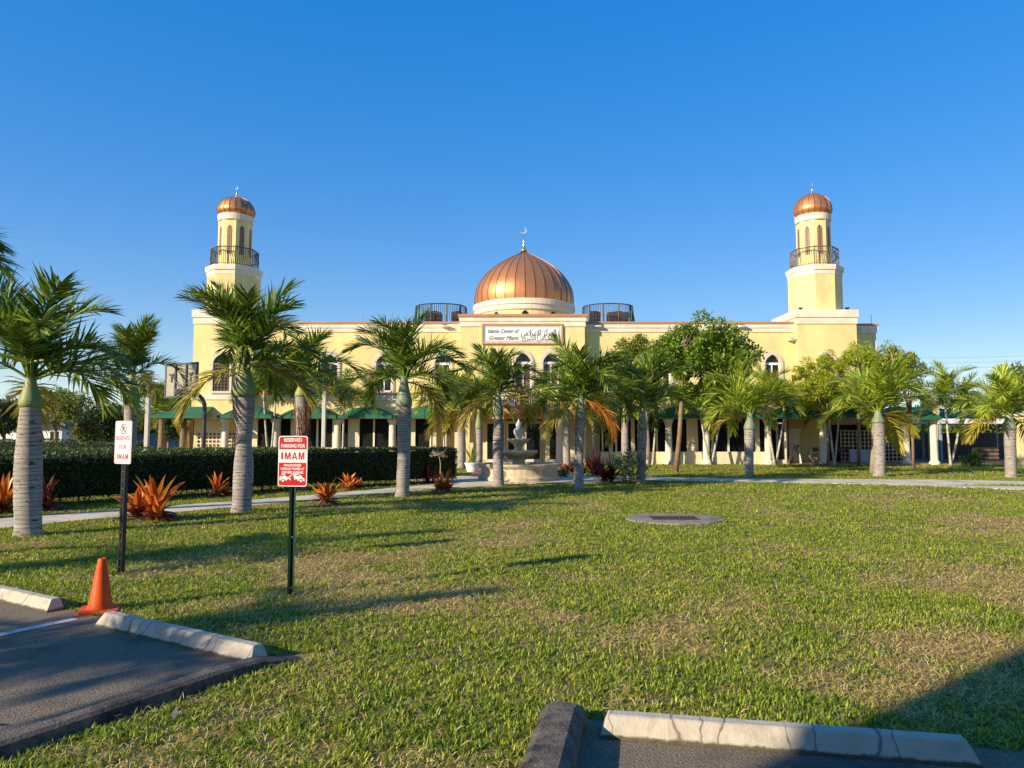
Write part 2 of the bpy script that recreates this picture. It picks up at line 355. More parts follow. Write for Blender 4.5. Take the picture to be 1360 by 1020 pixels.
# paths
def strip(L_, Rr): return [(p.x, p.y) for p in L_] + [(p.x, p.y) for p in reversed(Rr)]
far = [(-160, 711), (0, 690), (120, 681), (250, 671), (340, 664.5), (440, 656), (520, 649), (600, 641.5), (640, 638)]
near = [(-160, 731), (0, 703), (120, 691), (250, 680), (340, 672), (440, 662), (520, 655), (600, 648.5), (660, 646.5)]
pl = strip([G(*p) for p in far], [G(*p) for p in near]); EX.append(pl)
tag(MB().slab(pl, .002, .022).build('footpath', CONC), kind='structure')
far = [(1620, 638), (1500, 639), (1360, 640), (1240, 637.5), (1100, 637), (960, 636), (880, 634.5), (820, 633)]
near = [(1620, 643), (1500, 643.5), (1360, 644), (1285, 643.5), (1278, 645.2), (1360, 647), (1500, 652), (1620, 658), (1620, 664), (1500, 658), (1360, 651.5), (1240, 646), (1100, 642.5), (960, 640), (880, 639), (820, 638)]
pr = strip([G(*p) for p in far], list(reversed([G(*p) for p in near]))[::-1]); EX.append(pr)
tag(MB().slab(pr, .002, .024).build('footpath', CONC), kind='structure')
FC = Vector((AX(689, 25.7, 620), 25.7, 0))
plaza = [(FC.x + 4.0 * math.cos(a), FC.y + 2.3 * math.sin(a) + .3) for a in [2 * math.pi * k / 48 for k in range(48)]]; EX.append(plaza)
tag(MB().slab(plaza, .002, .030).build('plaza', CONC), kind='structure')
ent = [(FC.x - 1.8, FC.y + 1.5), (FC.x + 1.8, FC.y + 1.5), (FC.x + 2.2, YF - .5), (FC.x - 2.2, YF - .5)]; EX.append(ent)
tag(MB().slab(ent, .002, .034).build('entrance_walk', TILE), kind='structure')
# back drive seen through the right porch
dr = [(AX(1200, 47), 44), (60, 44), (60, 75), (AX(1200, 47), 75)]; EX.append(dr)
tag(MB().slab(dr, .002, .012).build('driveway', M('worn_asphalt', (.17, .17, .17), .9, var=.15, scale=6, bump=.3)), kind='structure')
# drain
dc = G(895, 690.5)
circ = [(dc.x + .92 * math.cos(a), dc.y + .86 * math.sin(a)) for a in [2 * math.pi * k / 40 for k in range(40)]]; EX.append(circ)
dr_ = empty('storm_drain', (dc.x, dc.y, 0), 'round concrete drain cover with a rusty rectangular grate in the lawn', 'drain')
loc = lambda pts: [(x - dc.x, y - dc.y) for x, y in pts]
MB().slab(loc(circ), 0, .035).build('concrete_collar', SLABM, dr_, bevel=.01)
gx, gy = .43, .26; ox = .0
m = MB().box(ox - gx, ox + gx, -gy, gy, .036, .037); m.build('black_pit_plate', BLK, dr_)  # flat black plate on the collar, the dark below put into its colour
m = MB(); RUST = M('rusty_iron', (.10, .05, .03), .8, var=.4, scale=20)
for k in range(13): x = ox - gx + 2 * gx * k / 12; m.box(x - .007, x + .007, -gy, gy, .039, .046)
for y in (-gy, 0, gy): m.box(ox - gx - .012, ox + gx + .012, y - .008, y + .008, .0405, .0475)
m.build('grate', RUST, dr_)
# ------------------------------------------------------------------ the mosque
BX = .72
BR = (BX, YF + 6, 0); BO = (-BR[0], -BR[1], 0)
mosque = empty('mosque', BR, 'yellow two storey mosque with copper domes, twin minarets and green awnings', 'mosque')
def part(m, name, mat, parent=None, **k):
    return m.build(name, mat, parent or mosque, off=BO if (parent is None) else None, **k)
ZP = AZ(428, YF); ZPC = AZ(418, YF - .65); ZT = AZ(411.5, YF - .35); ZSC = AZ(524, YF); ZB = 2.5
XL, XR = AX(262, YF, 430), AX(1137, YF, 430)
def arch(x, zs, zb, hw, za, n=9):
    """pointed arch outline: sill zb, spring zs, apex za, half width hw (counter clockwise)"""
    pts = [(x - hw, zb), (x + hw, zb)]
    for k in range(n + 1):
        t = k / n; a = t * R(62)
        pts.append((x + hw - (1 - math.cos(a)) / (1 - math.cos(R(62))) * hw, zs + (za - zs) * (math.sin(a) / math.sin(R(62))) ** 1.0))
    left = [(2 * x - px_, pz) for px_, pz in pts[2:-1]][::-1]
    return pts + left
def holed_wall(m, outer, holes, y, thick):
    """wall sheet facing -Y with real openings and their reveals"""
    allp = outer + [p for h in holes for p in h]
    tr = tessellate_polygon([[Vector((p[0], p[1], 0)) for p in q] for q in [outer] + holes])
    m.add([(p[0], y, p[1]) for p in allp], tr)
    for h in holes:
        n = len(h); m.add([(p[0], y, p[1]) for p in h] + [(p[0], y + thick, p[1]) for p in h], [(i, (i + 1) % n, (i + 1) % n + n, i + n) for i in range(n)])
def scale_poly(poly, c, s): return [((p[0] - c[0]) * s[0] + c[0], (p[1] - c[1]) * s[1] + c[1]) for p in poly]
def ring(m, inner, outer, y0, y1):
    n = len(inner)
    vs = [(p[0], y0, p[1]) for p in inner] + [(p[0], y0, p[1]) for p in outer] + [(p[0], y1, p[1]) for p in outer] + [(p[0], y1, p[1]) for p in inner]
    fs = []
    for i in range(n):
        j = (i + 1) % n; fs += [(i, j, j + n, i + n), (i + n, j + n, j + 2 * n, i + 2 * n), (i + 2 * n, j + 2 * n, j + 3 * n, i + 3 * n), (i, i + 3 * n, j + 3 * n, j)]
    m.add(vs, fs)
def off_arch(x, hw, zs, zb, za, d): return arch(x, zs, zb - d, hw + d, za + d * 1.45)
def window(x, hw, zb, zs, za, y, curtain=False, grille=False):
    inner = arch(x, zs, zb, hw, za)
    m = MB(); ring(m, arch(x, zs, zb + .002, hw - .002, za - .003), off_arch(x, hw, zs, zb, za, .13), y - .07, y + .01)
    ring(m, off_arch(x, hw, zs, zb, za, .132), off_arch(x, hw, zs, zb, za, .19), y - .04, y + .012)
    wd = part(m, 'window', SURR)
    m = MB().plate(arch(x, zs, zb - .01, hw + .01, za + .01), y + .17, y + .19); m.build('pane', GLASS, wd)
    m = MB(); m.box(x - hw, x + hw, y + .10, y + .165, zs - .02, zs + .11)
    for q in (-hw + .03, 0, hw - .03): m.box(x + q - .03, x + q + .03, y + .11, y + .160, zb, zs - .02)
    m.box(x - hw, x + hw, y + .11, y + .16, zb, zb + .06)
    m.build('frame', WHITE, wd)
    if curtain:
        m = MB()
        for k in range(12): m.box(x - hw + .04 + k * (2 * hw - .08) / 12, x - hw + .04 + (k + .8) * (2 * hw - .08) / 12, y + .163, y + .169, zb + .06, zs - .03)
        m.build('curtain', CURT, wd)
    if grille:
        m = MB()
        for k in range(6): q = -hw + .08 + k * (2 * hw - .16) / 5; m.box(x + q - .02, x + q + .02, y + .04, y + .07, zb, zs + .05)
        for k in range(9): zz = zb + .1 + k * (zs - zb - .1) / 8; m.box(x - hw, x + hw, y + .035, y + .065, zz - .018, zz + .018)
        m.build('grille', GRILLE, wd)
    return inner
zsill, zspr, zap = AZ(520, YF), AZ(484, YF), AZ(471, YF)
holes = []
CXL, CXR = AX(612, YF - .65, 430), AX(776.5, YF - .65, 430)
TWL, TWR = (AX(258, YF - .35, 420), AX(337, YF - .35, 420)), (AX(1058, YF - .35, 420), AX(1137, YF - .35, 420))
for px in (364, 437, 509, 587): holes.append(window(AX(px, YF), .43, zsill, zspr, zap, YF))
for px in (806, 881, 955, 1028): holes.append(window(AX(px, YF), .43, zsill, zspr, zap, YF))
m = MB(); holed_wall(m, [(XL, ZB), (XR, ZB), (XR, ZP - .3), (XL, ZP - .3)], holes, YF, .18)
m.box(XL, XR, YF + .2, YF + .35, ZB, 2.9)
m.add([(XL, YF, ZB), (XR, YF, ZB), (XR, YF + 3, ZB), (XL, YF + 3, ZB)], [(0, 1, 2, 3)])
m.box(XL + .1, XR - .1, YF + 3, YF + 15, .05, ZP - .35)
m.box(XL + .1, XR - .1, YF + .5, YF + 3, ZP - .9, ZP - .35)
m.add([(XL, YF, ZB), (XL, YF + 15, ZB), (XL, YF + 15, ZP - .3), (XL, YF, ZP - .3)], [(0, 1, 2, 3)])
m.add([(XR, YF, ZB), (XR, YF + 15, ZB), (XR, YF + 15, ZP - .3), (XR, YF, ZP - .3)], [(0, 1, 2, 3)])
part(m, 'wall', YEL)
# parapet band, cap
def band(m, x0, x1, y, z0, z1, p, depth=.3): m.box(x0, x1, y - p, y + depth, z0, z1)
zc = ZP - (AZ(427, YF) - AZ(440, YF))
m = MB(); m.box(XL, XR, YF - .05, YF + .3, zc, ZP - .32); m.box(XL, XR, YF - .09, YF + .3, ZP - .32, ZP - .1); part(m, 'parapet', CRM)
m = MB(); m.box(XL, XR, YF - .14, YF + .35, ZP - .1, ZP + .02); part(m, 'parapet_cap', TERRA)
m = MB(); m.box(XL, CXL, YF - .12, YF + .003, ZSC - .02, ZSC + .1); m.box(CXR, XR, YF - .12, YF + .003, ZSC - .02, ZSC + .1); part(m, 'string_course', STRG)
m = MB(); m.box(XL, CXL, YF - .06, YF + .003, ZSC - .3, ZSC - .02); m.box(CXR, XR, YF - .06, YF + .003, ZSC - .3, ZSC - .02); part(m, 'string_band', CRM)
# right wing, set back
YW = YF + .8; XW = AX(1163, YW, 435); ZW = AZ(430.5, YW)
m = MB(); m.box(XR - .5, XW, YW, YF + 15.3, ZB, ZW - .3); part(m, 'wing_wall', YEL)
m = MB(); m.box(XR + .05, XW + .04, YW - .06, YF + 15.4, ZW - .5, ZW - .3); m.box(XR + .06, XW + .08, YW - .1, YF + 15.5, ZW - .3, ZW - .1); part(m, 'wing_parapet', CRM)
m = MB(); m.box(XR + .07, XW + .12, YW - .14, YF + 15.6, ZW - .1, ZW + .02); part(m, 'wing_cap', TERRA)
# centre block
YC = YF - .65
cw = [AX(p, YC) for p in (659, 695, 732)]; holes = []
for x in cw: holes.append(window(x, .43, AZ(519, YC), AZ(483, YC), AZ(469, YC), YC, curtain=True))
m = MB(); holed_wall(m, [(CXL, 3.35), (CXR, 3.35), (CXR, ZPC - .6), (CXL, ZPC - .6)], holes, YC, .18)
m.box(CXL, CXL + .2, YC + .002, YF + 5, 2.4, ZPC - .3); m.box(CXR - .2, CXR, YC + .002, YF + 5, 2.4, ZPC - .3); m.box(CXL + .2, CXR - .2, YC + .5, YC + .7, 3.36, ZPC - .4)
m.box(CXL + .2, CXR - .2, YC + .002, YF + 4.9, 3.2, 3.35)
# arcade below the centre block: piers and three arches
piers = [CXL, AX(642, YC), AX(668, YC), AX(722, YC), AX(750, YC), CXR]
for a, b_ in ((CXL, CXL + .5), (AX(660, YC), AX(666, YC)), (AX(724, YC), AX(730, YC)), (CXR - .5, CXR)): m.box(a, b_, YC + .01, YC + .3, 0, 3.3)
def arch_span(m, x0, x1, zs, zt, y0, y1, n=12):
    top = []
    for k in range(n + 1):
        a = math.pi * k / n; x = (x0 + x1) / 2 - (x1 - x0) / 2 * math.cos(a); top.append((x, min(zt - .05, zs + (x1 - x0) / 2 * math.sin(a))))
    for k in range(n):
        (xa, za), (xb, zb_) = top[k], top[k + 1]
        m.add([(xa, y0, za), (xb, y0, zb_), (xb, y0, zt), (xa, y0, zt), (xa, y1, za), (xb, y1, zb_)], [(0, 1, 2, 3), (0, 4, 5, 1)])
for a, b_ in ((CXL + .5, AX(660, YC)), (AX(666, YC), AX(724, YC)), (AX(730, YC), CXR - .5)): arch_span(m, a, b_, 2.35 if b_ - a < 2 else 2.2, 3.3, YC + .012, YC + .3)
part(m, 'center_block', YEL)
m = MB(); m.box(CXL - .05, CXR + .05, YC - .05, YF + 5.1, ZPC - .65, ZPC - .36); m.box(CXL - .09, CXR + .09, YC - .09, YF + 5.2, ZPC - .36, ZPC - .13); part(m, 'center_cornice', CRM)
m = MB(); m.box(CXL - .15, CXR + .15, YC - .15, YF + 5.3, ZPC - .13, ZPC + .02); part(m, 'center_cap', TERRA)
# entrance: cream back wall, white framed glass doors
m = MB(); m.box(CXL - 1.4, CXR + 1.4, YF + 1.2, YF + 1.4, 0, 3.1); m.box(CXL - 1.6, CXL - 1.4, YF + .35, YF + 1.4, 0, 3.1); m.box(CXR + 1.4, CXR + 1.6, YF + .35, YF + 1.4, 0, 3.1); part(m, 'entrance_wall', CRMW)
def door(x0, x1, z1, y, name='door'):
    m = MB(); t = .09
    m.box(x0, x0 + t, y - .06, y, .04, z1); m.box(x1 - t, x1, y - .06, y, .04, z1); m.box(x0 + t, x1 - t, y - .06, y, z1 - t, z1); m.box(x0 + t, x1 - t, y - .06, y, .04, .25)
    d = part(m, name, CRM); MB().box(x0 + t, x1 - t, y - .03, y - .02, .25, z1 - t).build('pane', GLASS, d)
    MB().box(x1 - t - .04, x1 - t - .01, y - .12, y - .06, .9, 1.3).build('handle', PLAST, d)
ye = YF + 1.19
for a, b_ in ((645, 671), (673, 695), (697, 719), (721, 743)): door(AX(a, ye), AX(b_, ye), 2.35, ye)
m = MB(); m.box(AX(673, ye), AX(719, ye), ye - .05, ye, 2.42, 2.85); part(m, 'transom', GLASS)
# curved balcony over the door
bx, by = AX(693, YC), YC
rb = 1.15
m = MB(); m.lathe([(rb - .2, 2.66), (rb, 2.74), (rb + .06, 2.9), (rb + .06, 3.02), (rb + .12, 3.05), (rb + .12, 3.12)], 28, (bx, by, 0), math.pi, arc=math.pi)
m.add([(bx + rr * math.cos(a), by + rr * math.sin(a), 3.121) for rr in (rb + .12,) for a in [math.pi + math.pi * k / 28 for k in range(29)]], [tuple(range(29))])
bal = part(m, 'balcony', TERRA)
m = MB(); ra = rb + .02
for k in range(29):
    a = math.pi + math.pi * k / 28; m.tube([(bx + ra * math.cos(a), by + ra * math.sin(a), 3.12), (bx + ra * math.cos(a), by + ra * math.sin(a), 3.9)], .022, 5)
for zz in (3.18, 3.9): m.tube([(bx + ra * math.cos(math.pi + math.pi * k / 28), by + ra * math.sin(math.pi + math.pi * k / 28), zz) for k in range(29)], .035, 6)
m.build('balustrade', M('pale_blue_railing', (.55, .62, .72), .5), bal)
m = MB(); m.lathe([(rb * .8, 3.13), (rb * .78, 3.5), (rb * .5, 3.95), (.05, 4.2)], 20, (bx, by, 0), math.pi, arc=math.pi, cap=False); m.build('tiled_hood', TERRA, bal)
# ---- name board
YS = YC
sx0, sx1, sz1, sz0 = AX(640, YS, 430), AX(747.5, YS, 430), AZ(430, YS), AZ(457.5, YS)
m = MB(); ring(m, [(sx0 + .1, sz0 + .1), (sx1 - .1, sz0 + .1), (sx1 - .1, sz1 - .1), (sx0 + .1, sz1 - .1)], [(sx0, sz0), (sx1, sz0), (sx1, sz1), (sx0, sz1)], YS - .1, YS - .002)
sign = part(m, 'name_board', M('ochre_frame', (.48, .26, .11), .6))
MB().box(sx0 + .1, sx1 - .1, YS - .06, YS - .003, sz0 + .1, sz1 - .1).build('panel', M('white_marble', (.80, .78, .74), .5, var=.04), sign)
m = MB(); inx0, inx1, inz0, inz1 = sx0 + .18, sx1 - .18, sz0 + .17, sz1 - .17
nx = 64
for k in range(nx + 1):
    x = inx0 + (inx1 - inx0) * k / nx
    for z in (inz0, inz1): m.box(x - .018, x + .018, YS - .066, YS - .061, z - .03, z + .03)
for k in range(1, 12):
    z = inz0 + (inz1 - inz0) * k / 12
    for x in (inx0, inx1): m.box(x - .03, x + .03, YS - .066, YS - .061, z - .018, z + .018)
m.build('border_pattern', M('grey_inlay', (.33, .33, .36), .6), sign)
INK = M('black_lettering', (.015, .015, .02), .5)
def text(body, size, mat, parent, mtx, shear=0, name='lettering', width=None, ext=.004, bold=0, align='LEFT', spacing=1):
    cu = bpy.data.curves.new(name, 'FONT'); cu.body = body; cu.size = size; cu.extrude = ext; cu.shear = shear; cu.align_x = align; cu.offset = bold; cu.space_character = spacing
    cu.resolution_u = 3
    t = bpy.data.objects.new(name, cu); COL.objects.link(t); bpy.context.view_layer.update()
    me = bpy.data.meshes.new_from_object(t.evaluated_get(bpy.context.evaluated_depsgraph_get())); bpy.data.objects.remove(t)
    if width:
        xs = [q.co.x for q in me.vertices]; wdt = max(xs) - min(xs); me.transform(Matrix.Diagonal((width / wdt, 1, 1, 1)))
    me.transform(mtx); me.materials.clear(); me.materials.append(mat); me.name = name
    return link(name, me, parent)
UP = Matrix.Rotation(R(90), 4, 'X')
H_ = sz1 - sz0
text('Islamic Center of', .31, INK, sign, Matrix.Translation((sx0 + .30, YS - .066, sz0 + H_ * .55)) @ UP, .45, width=1.72)
text('Greater Miami', .31, INK, sign, Matrix.Translation((sx0 + .36, YS - .066, sz0 + H_ * .22)) @ UP, .45, width=1.6)
ar1 = [0xFE8D, 0xFEDF, 0xFEE4, 0xFEAE, 0xFEDB, 0xFEB0, 32, 0xFE8D, 0xFEF9, 0xFEB3, 0xFEFC, 0xFEE3, 0xFEF2]
ar2 = [0xFEDF, 0xFEE4, 0xFEF4, 0xFE8E, 0xFEE3, 0xFEF2, 32, 0xFE8D, 0xFEDF, 0xFEDC, 0xFE92, 0xFEAE, 0xFEEF]
text(''.join(chr(c) for c in reversed(ar1)), .5, INK, sign, Matrix.Translation((sx0 + 2.12, YS - .066, sz0 + H_ * .42)) @ UP, 0, width=1.9)
text(''.join(chr(c) for c in reversed(ar2)), .34, INK, sign, Matrix.Translation((sx0 + 2.2, YS - .066, sz0 + H_ * .2)) @ UP, 0, width=1.6)
# ---- small wall fittings
def floodlight(px, py, Y, d=.25):
    p = A(px, py, Y); m = MB(); m.box(p.x - .22, p.x + .22, Y - d - .1, Y - .002, p.z - .06, p.z + .04); m.box(p.x - .12, p.x + .16, Y - d - .14, Y - d - .1, p.z - .02, p.z + .03)
    o = part(m, 'wall_lamp', WHITE, bevel=.02); MB().box(p.x - .16, p.x + .12, Y - d - .105, Y - .03, p.z + .041, p.z + .07).build('lamp_top', IRON, o)
floodlight(592, 434, YF); floodlight(773 + 20, 434, YF); floodlight(984, 434, YF); floodlight(477, 449, YF, .4); floodlight(1050, 451.5, YF)
# ---- main dome
YD = 46.0; XD = AX(696, YD, 400); RD = .0718 * YD * .97
def dome(x, y, z0, r, prof, n, nring=44, seam=.03, name='dome'):
    m = MB(); P = []
    for k in range(nring + 1):
        t = k / nring * (len(prof) - 1); i = min(int(t), len(prof) - 2); f = t - i
        p0, p1, p2, p3 = prof[max(i - 1, 0)], prof[i], prof[i + 1], prof[min(i + 2, len(prof) - 1)]
        P.append(tuple(r * .5 * (2 * p1[q] + (p2[q] - p0[q]) * f + (2 * p0[q] - 5 * p1[q] + 4 * p2[q] - p3[q]) * f * f + (3 * p1[q] - p0[q] - 3 * p2[q] + p3[q]) * f ** 3) for q in (0, 1)))
    # gores: each panel its own faces so panels shade flat across and smooth upward
    for g in range(n):
        a, b_ = 2 * math.pi * g / n, 2 * math.pi * (g + 1) / n; vs = []
        for rr, zz in P: vs += [(x + rr * math.cos(a), y + rr * math.sin(a), z0 + zz), (x + rr * math.cos((a + b_) / 2) * .997, y + rr * math.sin((a + b_) / 2) * .997, z0 + zz), (x + rr * math.cos(b_), y + rr * math.sin(b_), z0 + zz)]
        m.add(vs, [(3 * k + q, 3 * k + 1 + q, 3 * k + 4 + q, 3 * k + 3 + q) for k in range(nring) for q in (0, 1)])
    d = part(m, name, COP, smooth=True)
    m = MB()
    for g in range(n):
        a = 2 * math.pi * g / n; c, s_ = math.cos(a), math.sin(a); wv = (-s_ * seam * .4, c * seam * .4); vs = []
        for rr, zz in P:
            for rad_, sg in ((rr - .01, -1), (rr + seam, -1), (rr + seam, 1), (rr - .01, 1)): vs.append((x + rad_ * c + wv[0] * sg, y + rad_ * s_ + wv[1] * sg, z0 + zz))
        m.add(vs, [(4 * k + q, 4 * k + q + 1, 4 * k + 5 + q, 4 * k + 4 + q) for k in range(nring) for q in range(3)])
    m.build('seam', COPD, d); return d, P
def finial(x, y, z0, h, d):
    s = h
    m = MB(); m.lathe([(.10 * s, 0), (.11 * s, .04 * s), (.05 * s, .08 * s), (.045 * s, .2 * s), (.03 * s, .3 * s), (.045 * s, .34 * s), (.02 * s, .38 * s), (.015 * s, .6 * s)], 12, (x, y, z0)); f = m.build('finial', GOLD, d, smooth=True)
    m = MB(); ro, ri, offx = .12 * s, .165 * s, .055 * s; n = 20; outer = []; inner = []
    for k in range(n + 1):
        a = R(-150) + R(250) * k / n - R(30) + R(20)
        outer.append((ro * math.cos(a), ro * math.sin(a)))
    a0 = R(-160); a1 = R(90)
    pts = []
    for k in range(n + 1):
        t = k / n; a = a0 + (a1 - a0) * t; th = .045 * s * math.sin(math.pi * t) + .004
        pts.append((a, th))
    poly = [((ro) * math.cos(a), (ro) * math.sin(a)) for a, th in pts] + [((ro - th) * math.cos(a), (ro - th) * math.sin(a)) for a, th in reversed(pts)]
    cx_, cz = x - .03 * s, z0 + .6 * s + .112 * s
    m.plate([(cx_ + p[0], cz + p[1]) for p in poly], y - .015 * s, y + .015 * s); m.build('crescent', SILV, f)
zd0 = AZ(406.6, YD)
DP = [(.985, -.03), (1.0, .08), (.995, .2), (.955, .35), (.865, .51), (.735, .67), (.55, .82), (.36, .94), (.2, 1.025), (.085, 1.085), (.03, 1.14)]
dd, PD = dome(XD, YD, zd0, RD, DP, 32)
finial(XD, YD, zd0 + PD[-1][1] - .03, 1.95, dd)
m = MB(); m.lathe([(RD * .97, 7.4), (RD * .97, zd0 - .75)], 48, (XD, YD, 0)); drum = part(m, 'drum', YEL, smooth=False)
m = MB(); m.lathe([(RD * .985, zd0 - .75), (RD * 1.0, zd0 - .7), (RD * 1.01, zd0 - .42), (RD * 1.03, zd0 - .40), (RD * 1.035, zd0 - .1), (RD * .96, zd0 - .02)], 64, (XD, YD, 0)); m.build('drum_cornice', CRM, drum)
for k in range(-3, 4):
    a = -math.pi / 2 + k * R(34); c = Vector((XD + RD * .972 * math.cos(a), YD + RD * .972 * math.sin(a), 0))
    poly = arch(0, 8.72, 8.3, .2, 9.12 - .1); T = Matrix.Translation((c.x, c.y, .15)) @ Matrix.Rotation(a + math.pi / 2, 4, 'Z')
    m = MB(); m.prism(poly, lambda p: T @ Vector((p[0], -.03, p[1])), lambda p: T @ Vector((p[0], .06, p[1]))); m.build('drum_window', GLASS, drum)
# ---- minarets
def octo(r, z0, z1, c, taper=1): return [(r, z0), (r * taper, z1)]
def minaret(pxc, tw, top_px):
    YM = YF - .35 + 1.75; x = AX(pxc, YM, 340); a0 = R(22.5)
    z_t, zdk, zr, zu, zdt = ZT, AZ(358, YM), AZ(334, YM), AZ(291, YM), AZ(top_px, YM)
    # square base block
    m = MB(); y0 = YF - .35; y1 = y0 + 3.4; m.box(tw[0], tw[1], y0, y1, ZB - .02, ZT - .5); blk = part(m, 'minaret', YEL)
    m = MB(); m.box(tw[0] - .04, tw[1] + .04, y0 - .05, y1 + .05, ZT - .78, ZT - .42); m.box(tw[0] - .1, tw[1] + .1, y0 - .1, y1 + .1, ZT - .42, ZT); m.build('block_cornice', CRM, blk)
    m = MB(); m.box(tw[0] - .03, tw[1] + .03, y0 - .05, y0 + .02, ZSC - .3, ZSC - .02); m.build('block_band', CRM, blk)
    c = (x, YM, 0); r1 = 1.36 / math.cos(R(22.5)) * .98; r2 = .93
    m = MB(); m.lathe([(r1, ZT - .4), (r1, zdk - .5)], 8, c, a0); m.build('lower_shaft', YEL, blk)
    m = MB(); m.lathe([(r1 + .02, zdk - .55), (r1 + .04, zdk - .32), (r1 + .1, zdk - .30), (r1 + .12, zdk - .02), (r1, zdk)], 8, c, a0); m.build('deck', CRM, blk)
    m = MB(); m.lathe([(r2, zdk - .1), (r2, zu - .22)], 8, c, a0); m.build('upper_shaft', YEL, blk)
    m = MB(); m.lathe([(r2 + .03, zu - .25), (r2 + .05, zu - .05), (r2 + .06, zu + .1), (r2 - .05, zu + .12)], 32, c, a0); m.build('ring_cornice', CRM, blk)
    for k in range(8):
        a = a0 + R(22.5) + R(45) * k; ap = r2 * math.cos(R(22.5))
        T = Matrix.Translation((x + ap * math.cos(a), YM + ap * math.sin(a), 0)) @ Matrix.Rotation(a + math.pi / 2, 4, 'Z')
        zb_, zt_ = zdk + .72, zu - .58
        outl = arch(0, zt_ - .25, zb_, .135, zt_)
        m = MB(); m.prism(outl, lambda p: T @ Vector((p[0], -.012, p[1])), lambda p: T @ Vector((p[0], .03, p[1]))); wn = m.build('slot_window', GRILLE, blk)
        m = MB(); rnd = random.Random(k)
        n_ = 11
        for q in range(n_):
            zz = zb_ + .08 + (zt_ - zb_ - .3) * q / (n_ - 1)
            for s_ in (-1, 1): m.add([T @ Vector((s_ * .065 + dx, -.02, zz + dz)) for dx, dz in ((0, -.05), (.045, 0), (0, .05), (-.045, 0))], [(0, 1, 2, 3)])
        m.build('lattice', M_LAT, wn)
    # railing, bellied balusters on the eight sides
    m = MB(); rr = r1 - .16; zb_ = zdk; zt_ = zr
    cor = [(x + rr * math.cos(a0 + R(45) * k), YM + rr * math.sin(a0 + R(45) * k)) for k in range(8)]
    for k in range(8):
        p, q = Vector((*cor[k], 0)), Vector((*cor[(k + 1) % 8], 0)); nn = ((p + q) / 2 - Vector((x, YM, 0))).normalized()
        m.tube([p + Vector((0, 0, zb_)), p + Vector((0, 0, zt_ + .02))], .03, 6)
        m.tube([p + Vector((0, 0, zt_)), q + Vector((0, 0, zt_))], .03, 6); m.tube([p + Vector((0, 0, zb_ + .1)), q + Vector((0, 0, zb_ + .1))], .018, 5)
        for j in range(1, 9):
            b0 = p.lerp(q, j / 9)
            m.tube([b0 + nn * o_ + Vector((0, 0, zb_ + .1 + (zt_ - zb_ - .1) * t)) for t, o_ in ((0, 0), (.2, .05), (.4, .08), (.6, .05), (.8, .01), (1, 0))], .013, 4)
    m.build('railing', IRONW, blk)
    r3 = 1.0; z0 = zu + .1; hh = (zdt - z0) / r3
    prof = [(.86, 0), (1.0, .14 * hh / 1.15), (1.05, .30 * hh / 1.15), (1.0, .5 * hh / 1.15), (.88, .74 * hh / 1.15), (.66, .94 * hh / 1.15), (.36, 1.08 * hh / 1.15), (.1, 1.15 * hh / 1.15), (.03, 1.19 * hh / 1.15)]
    d, PP = dome(x, YM, z0, r3, prof, 20, 30, .02, 'minaret_dome'); d.parent = blk; d.location = (0, 0, 0)
    # the dome's own children would be a fourth level: fold them into the minaret
    for ch in list(d.children): ch.parent = blk
    finial(x, YM, z0 + PP[-1][1] - .02, .75, blk)
    for ch in list(blk.children):
        for g in list(ch.children): g.parent = blk
    # small roof lamps on the block corners
    for sx in (tw[0] + .2, tw[1] - .5):
        m = MB(); m.box(sx, sx + .2, y0 + .1, y0 + .25, ZT + .08, ZT + .16); m.box(sx + .07, sx + .13, y0 + .14, y0 + .2, ZT, ZT + .08); m.build('roof_lamp', IRON, blk)
M_LAT = M('carved_lattice', (.45, .30, .20), .7)
minaret(312, TWL, 262); minaret(1081, TWR, 257.5)
for (pxc, tw, gr) in ((298, TWL, True), (1100, TWR, False)):
    x = AX(pxc if pxc > 600 else 293, YF - .35); y = YF - .355
    # tower windows: shallow niches with surround, pane and grille proud of the wall
    inner = arch(x, zspr, zsill + (.0), .45, zap)
    m = MB(); ring(m, arch(x, zspr, zsill + .002, .448, zap - .003), off_arch(x, .45, zspr, zsill, zap, .13), y - .12, y); wd = part(m, 'window', SURR)
    MB().plate(arch(x, zspr, zsill, .449, zap), y - .012, y - .002).build('pane', GLASS, wd)
    m = MB()
    for k in range(5): q = -.36 + k * .18; m.box(x + q - .015, x + q + .015, y - .06, y - .035, zsill, zspr + .2)
    for k in range(9): zz = zsill + .1 + k * .17; m.box(x - .44, x + .44, y - .065, y - .04, zz - .014, zz + .014)
    m.build('grille', GRILLE, wd)
    xc = x
# ---- roof cages beside the dome
def cage(px0, px1):
    Y = YF + 2.2; x0, x1 = AX(px0, Y, 415), AX(px1, Y, 415); zb_, zt_ = ZP - .5, AZ(405.5, Y); cx_ = (x0 + x1) / 2; rr = (x1 - x0) / 2
    m = MB(); n = 40; pr_ = None
    P = [(cx_ - rr * math.cos(math.pi * k / n), Y + .9 - 1.5 * math.sin(math.pi * k / n) ** .8) for k in range(n + 1)]
    for zz in (zt_, zb_ + .25): m.tube([(p[0], p[1], zz) for p in P], .03, 6)
    for k, p in enumerate(P):
        if k % 8 == 0: m.tube([(p[0], p[1], zb_), (p[0], p[1], zt_ + .03)], .05, 6)
        else:
            nx_, ny_ = (p[0] - cx_) / rr, -.6
            m.tube([(p[0] + nx_ * o_, p[1] + ny_ * o_, zb_ + .25 + (zt_ - zb_ - .25) * t) for t, o_ in ((0, 0), (.2, .09), (.4, .12), (.65, .05), (1, 0))], .016, 4)
    part(m, 'roof_railing', IRON)
    return cx_, Y
acg = 'rooftop air conditioners behind the curved railings'
ACM = M('dark_housing', (.05, .045, .04), .7, var=.2)
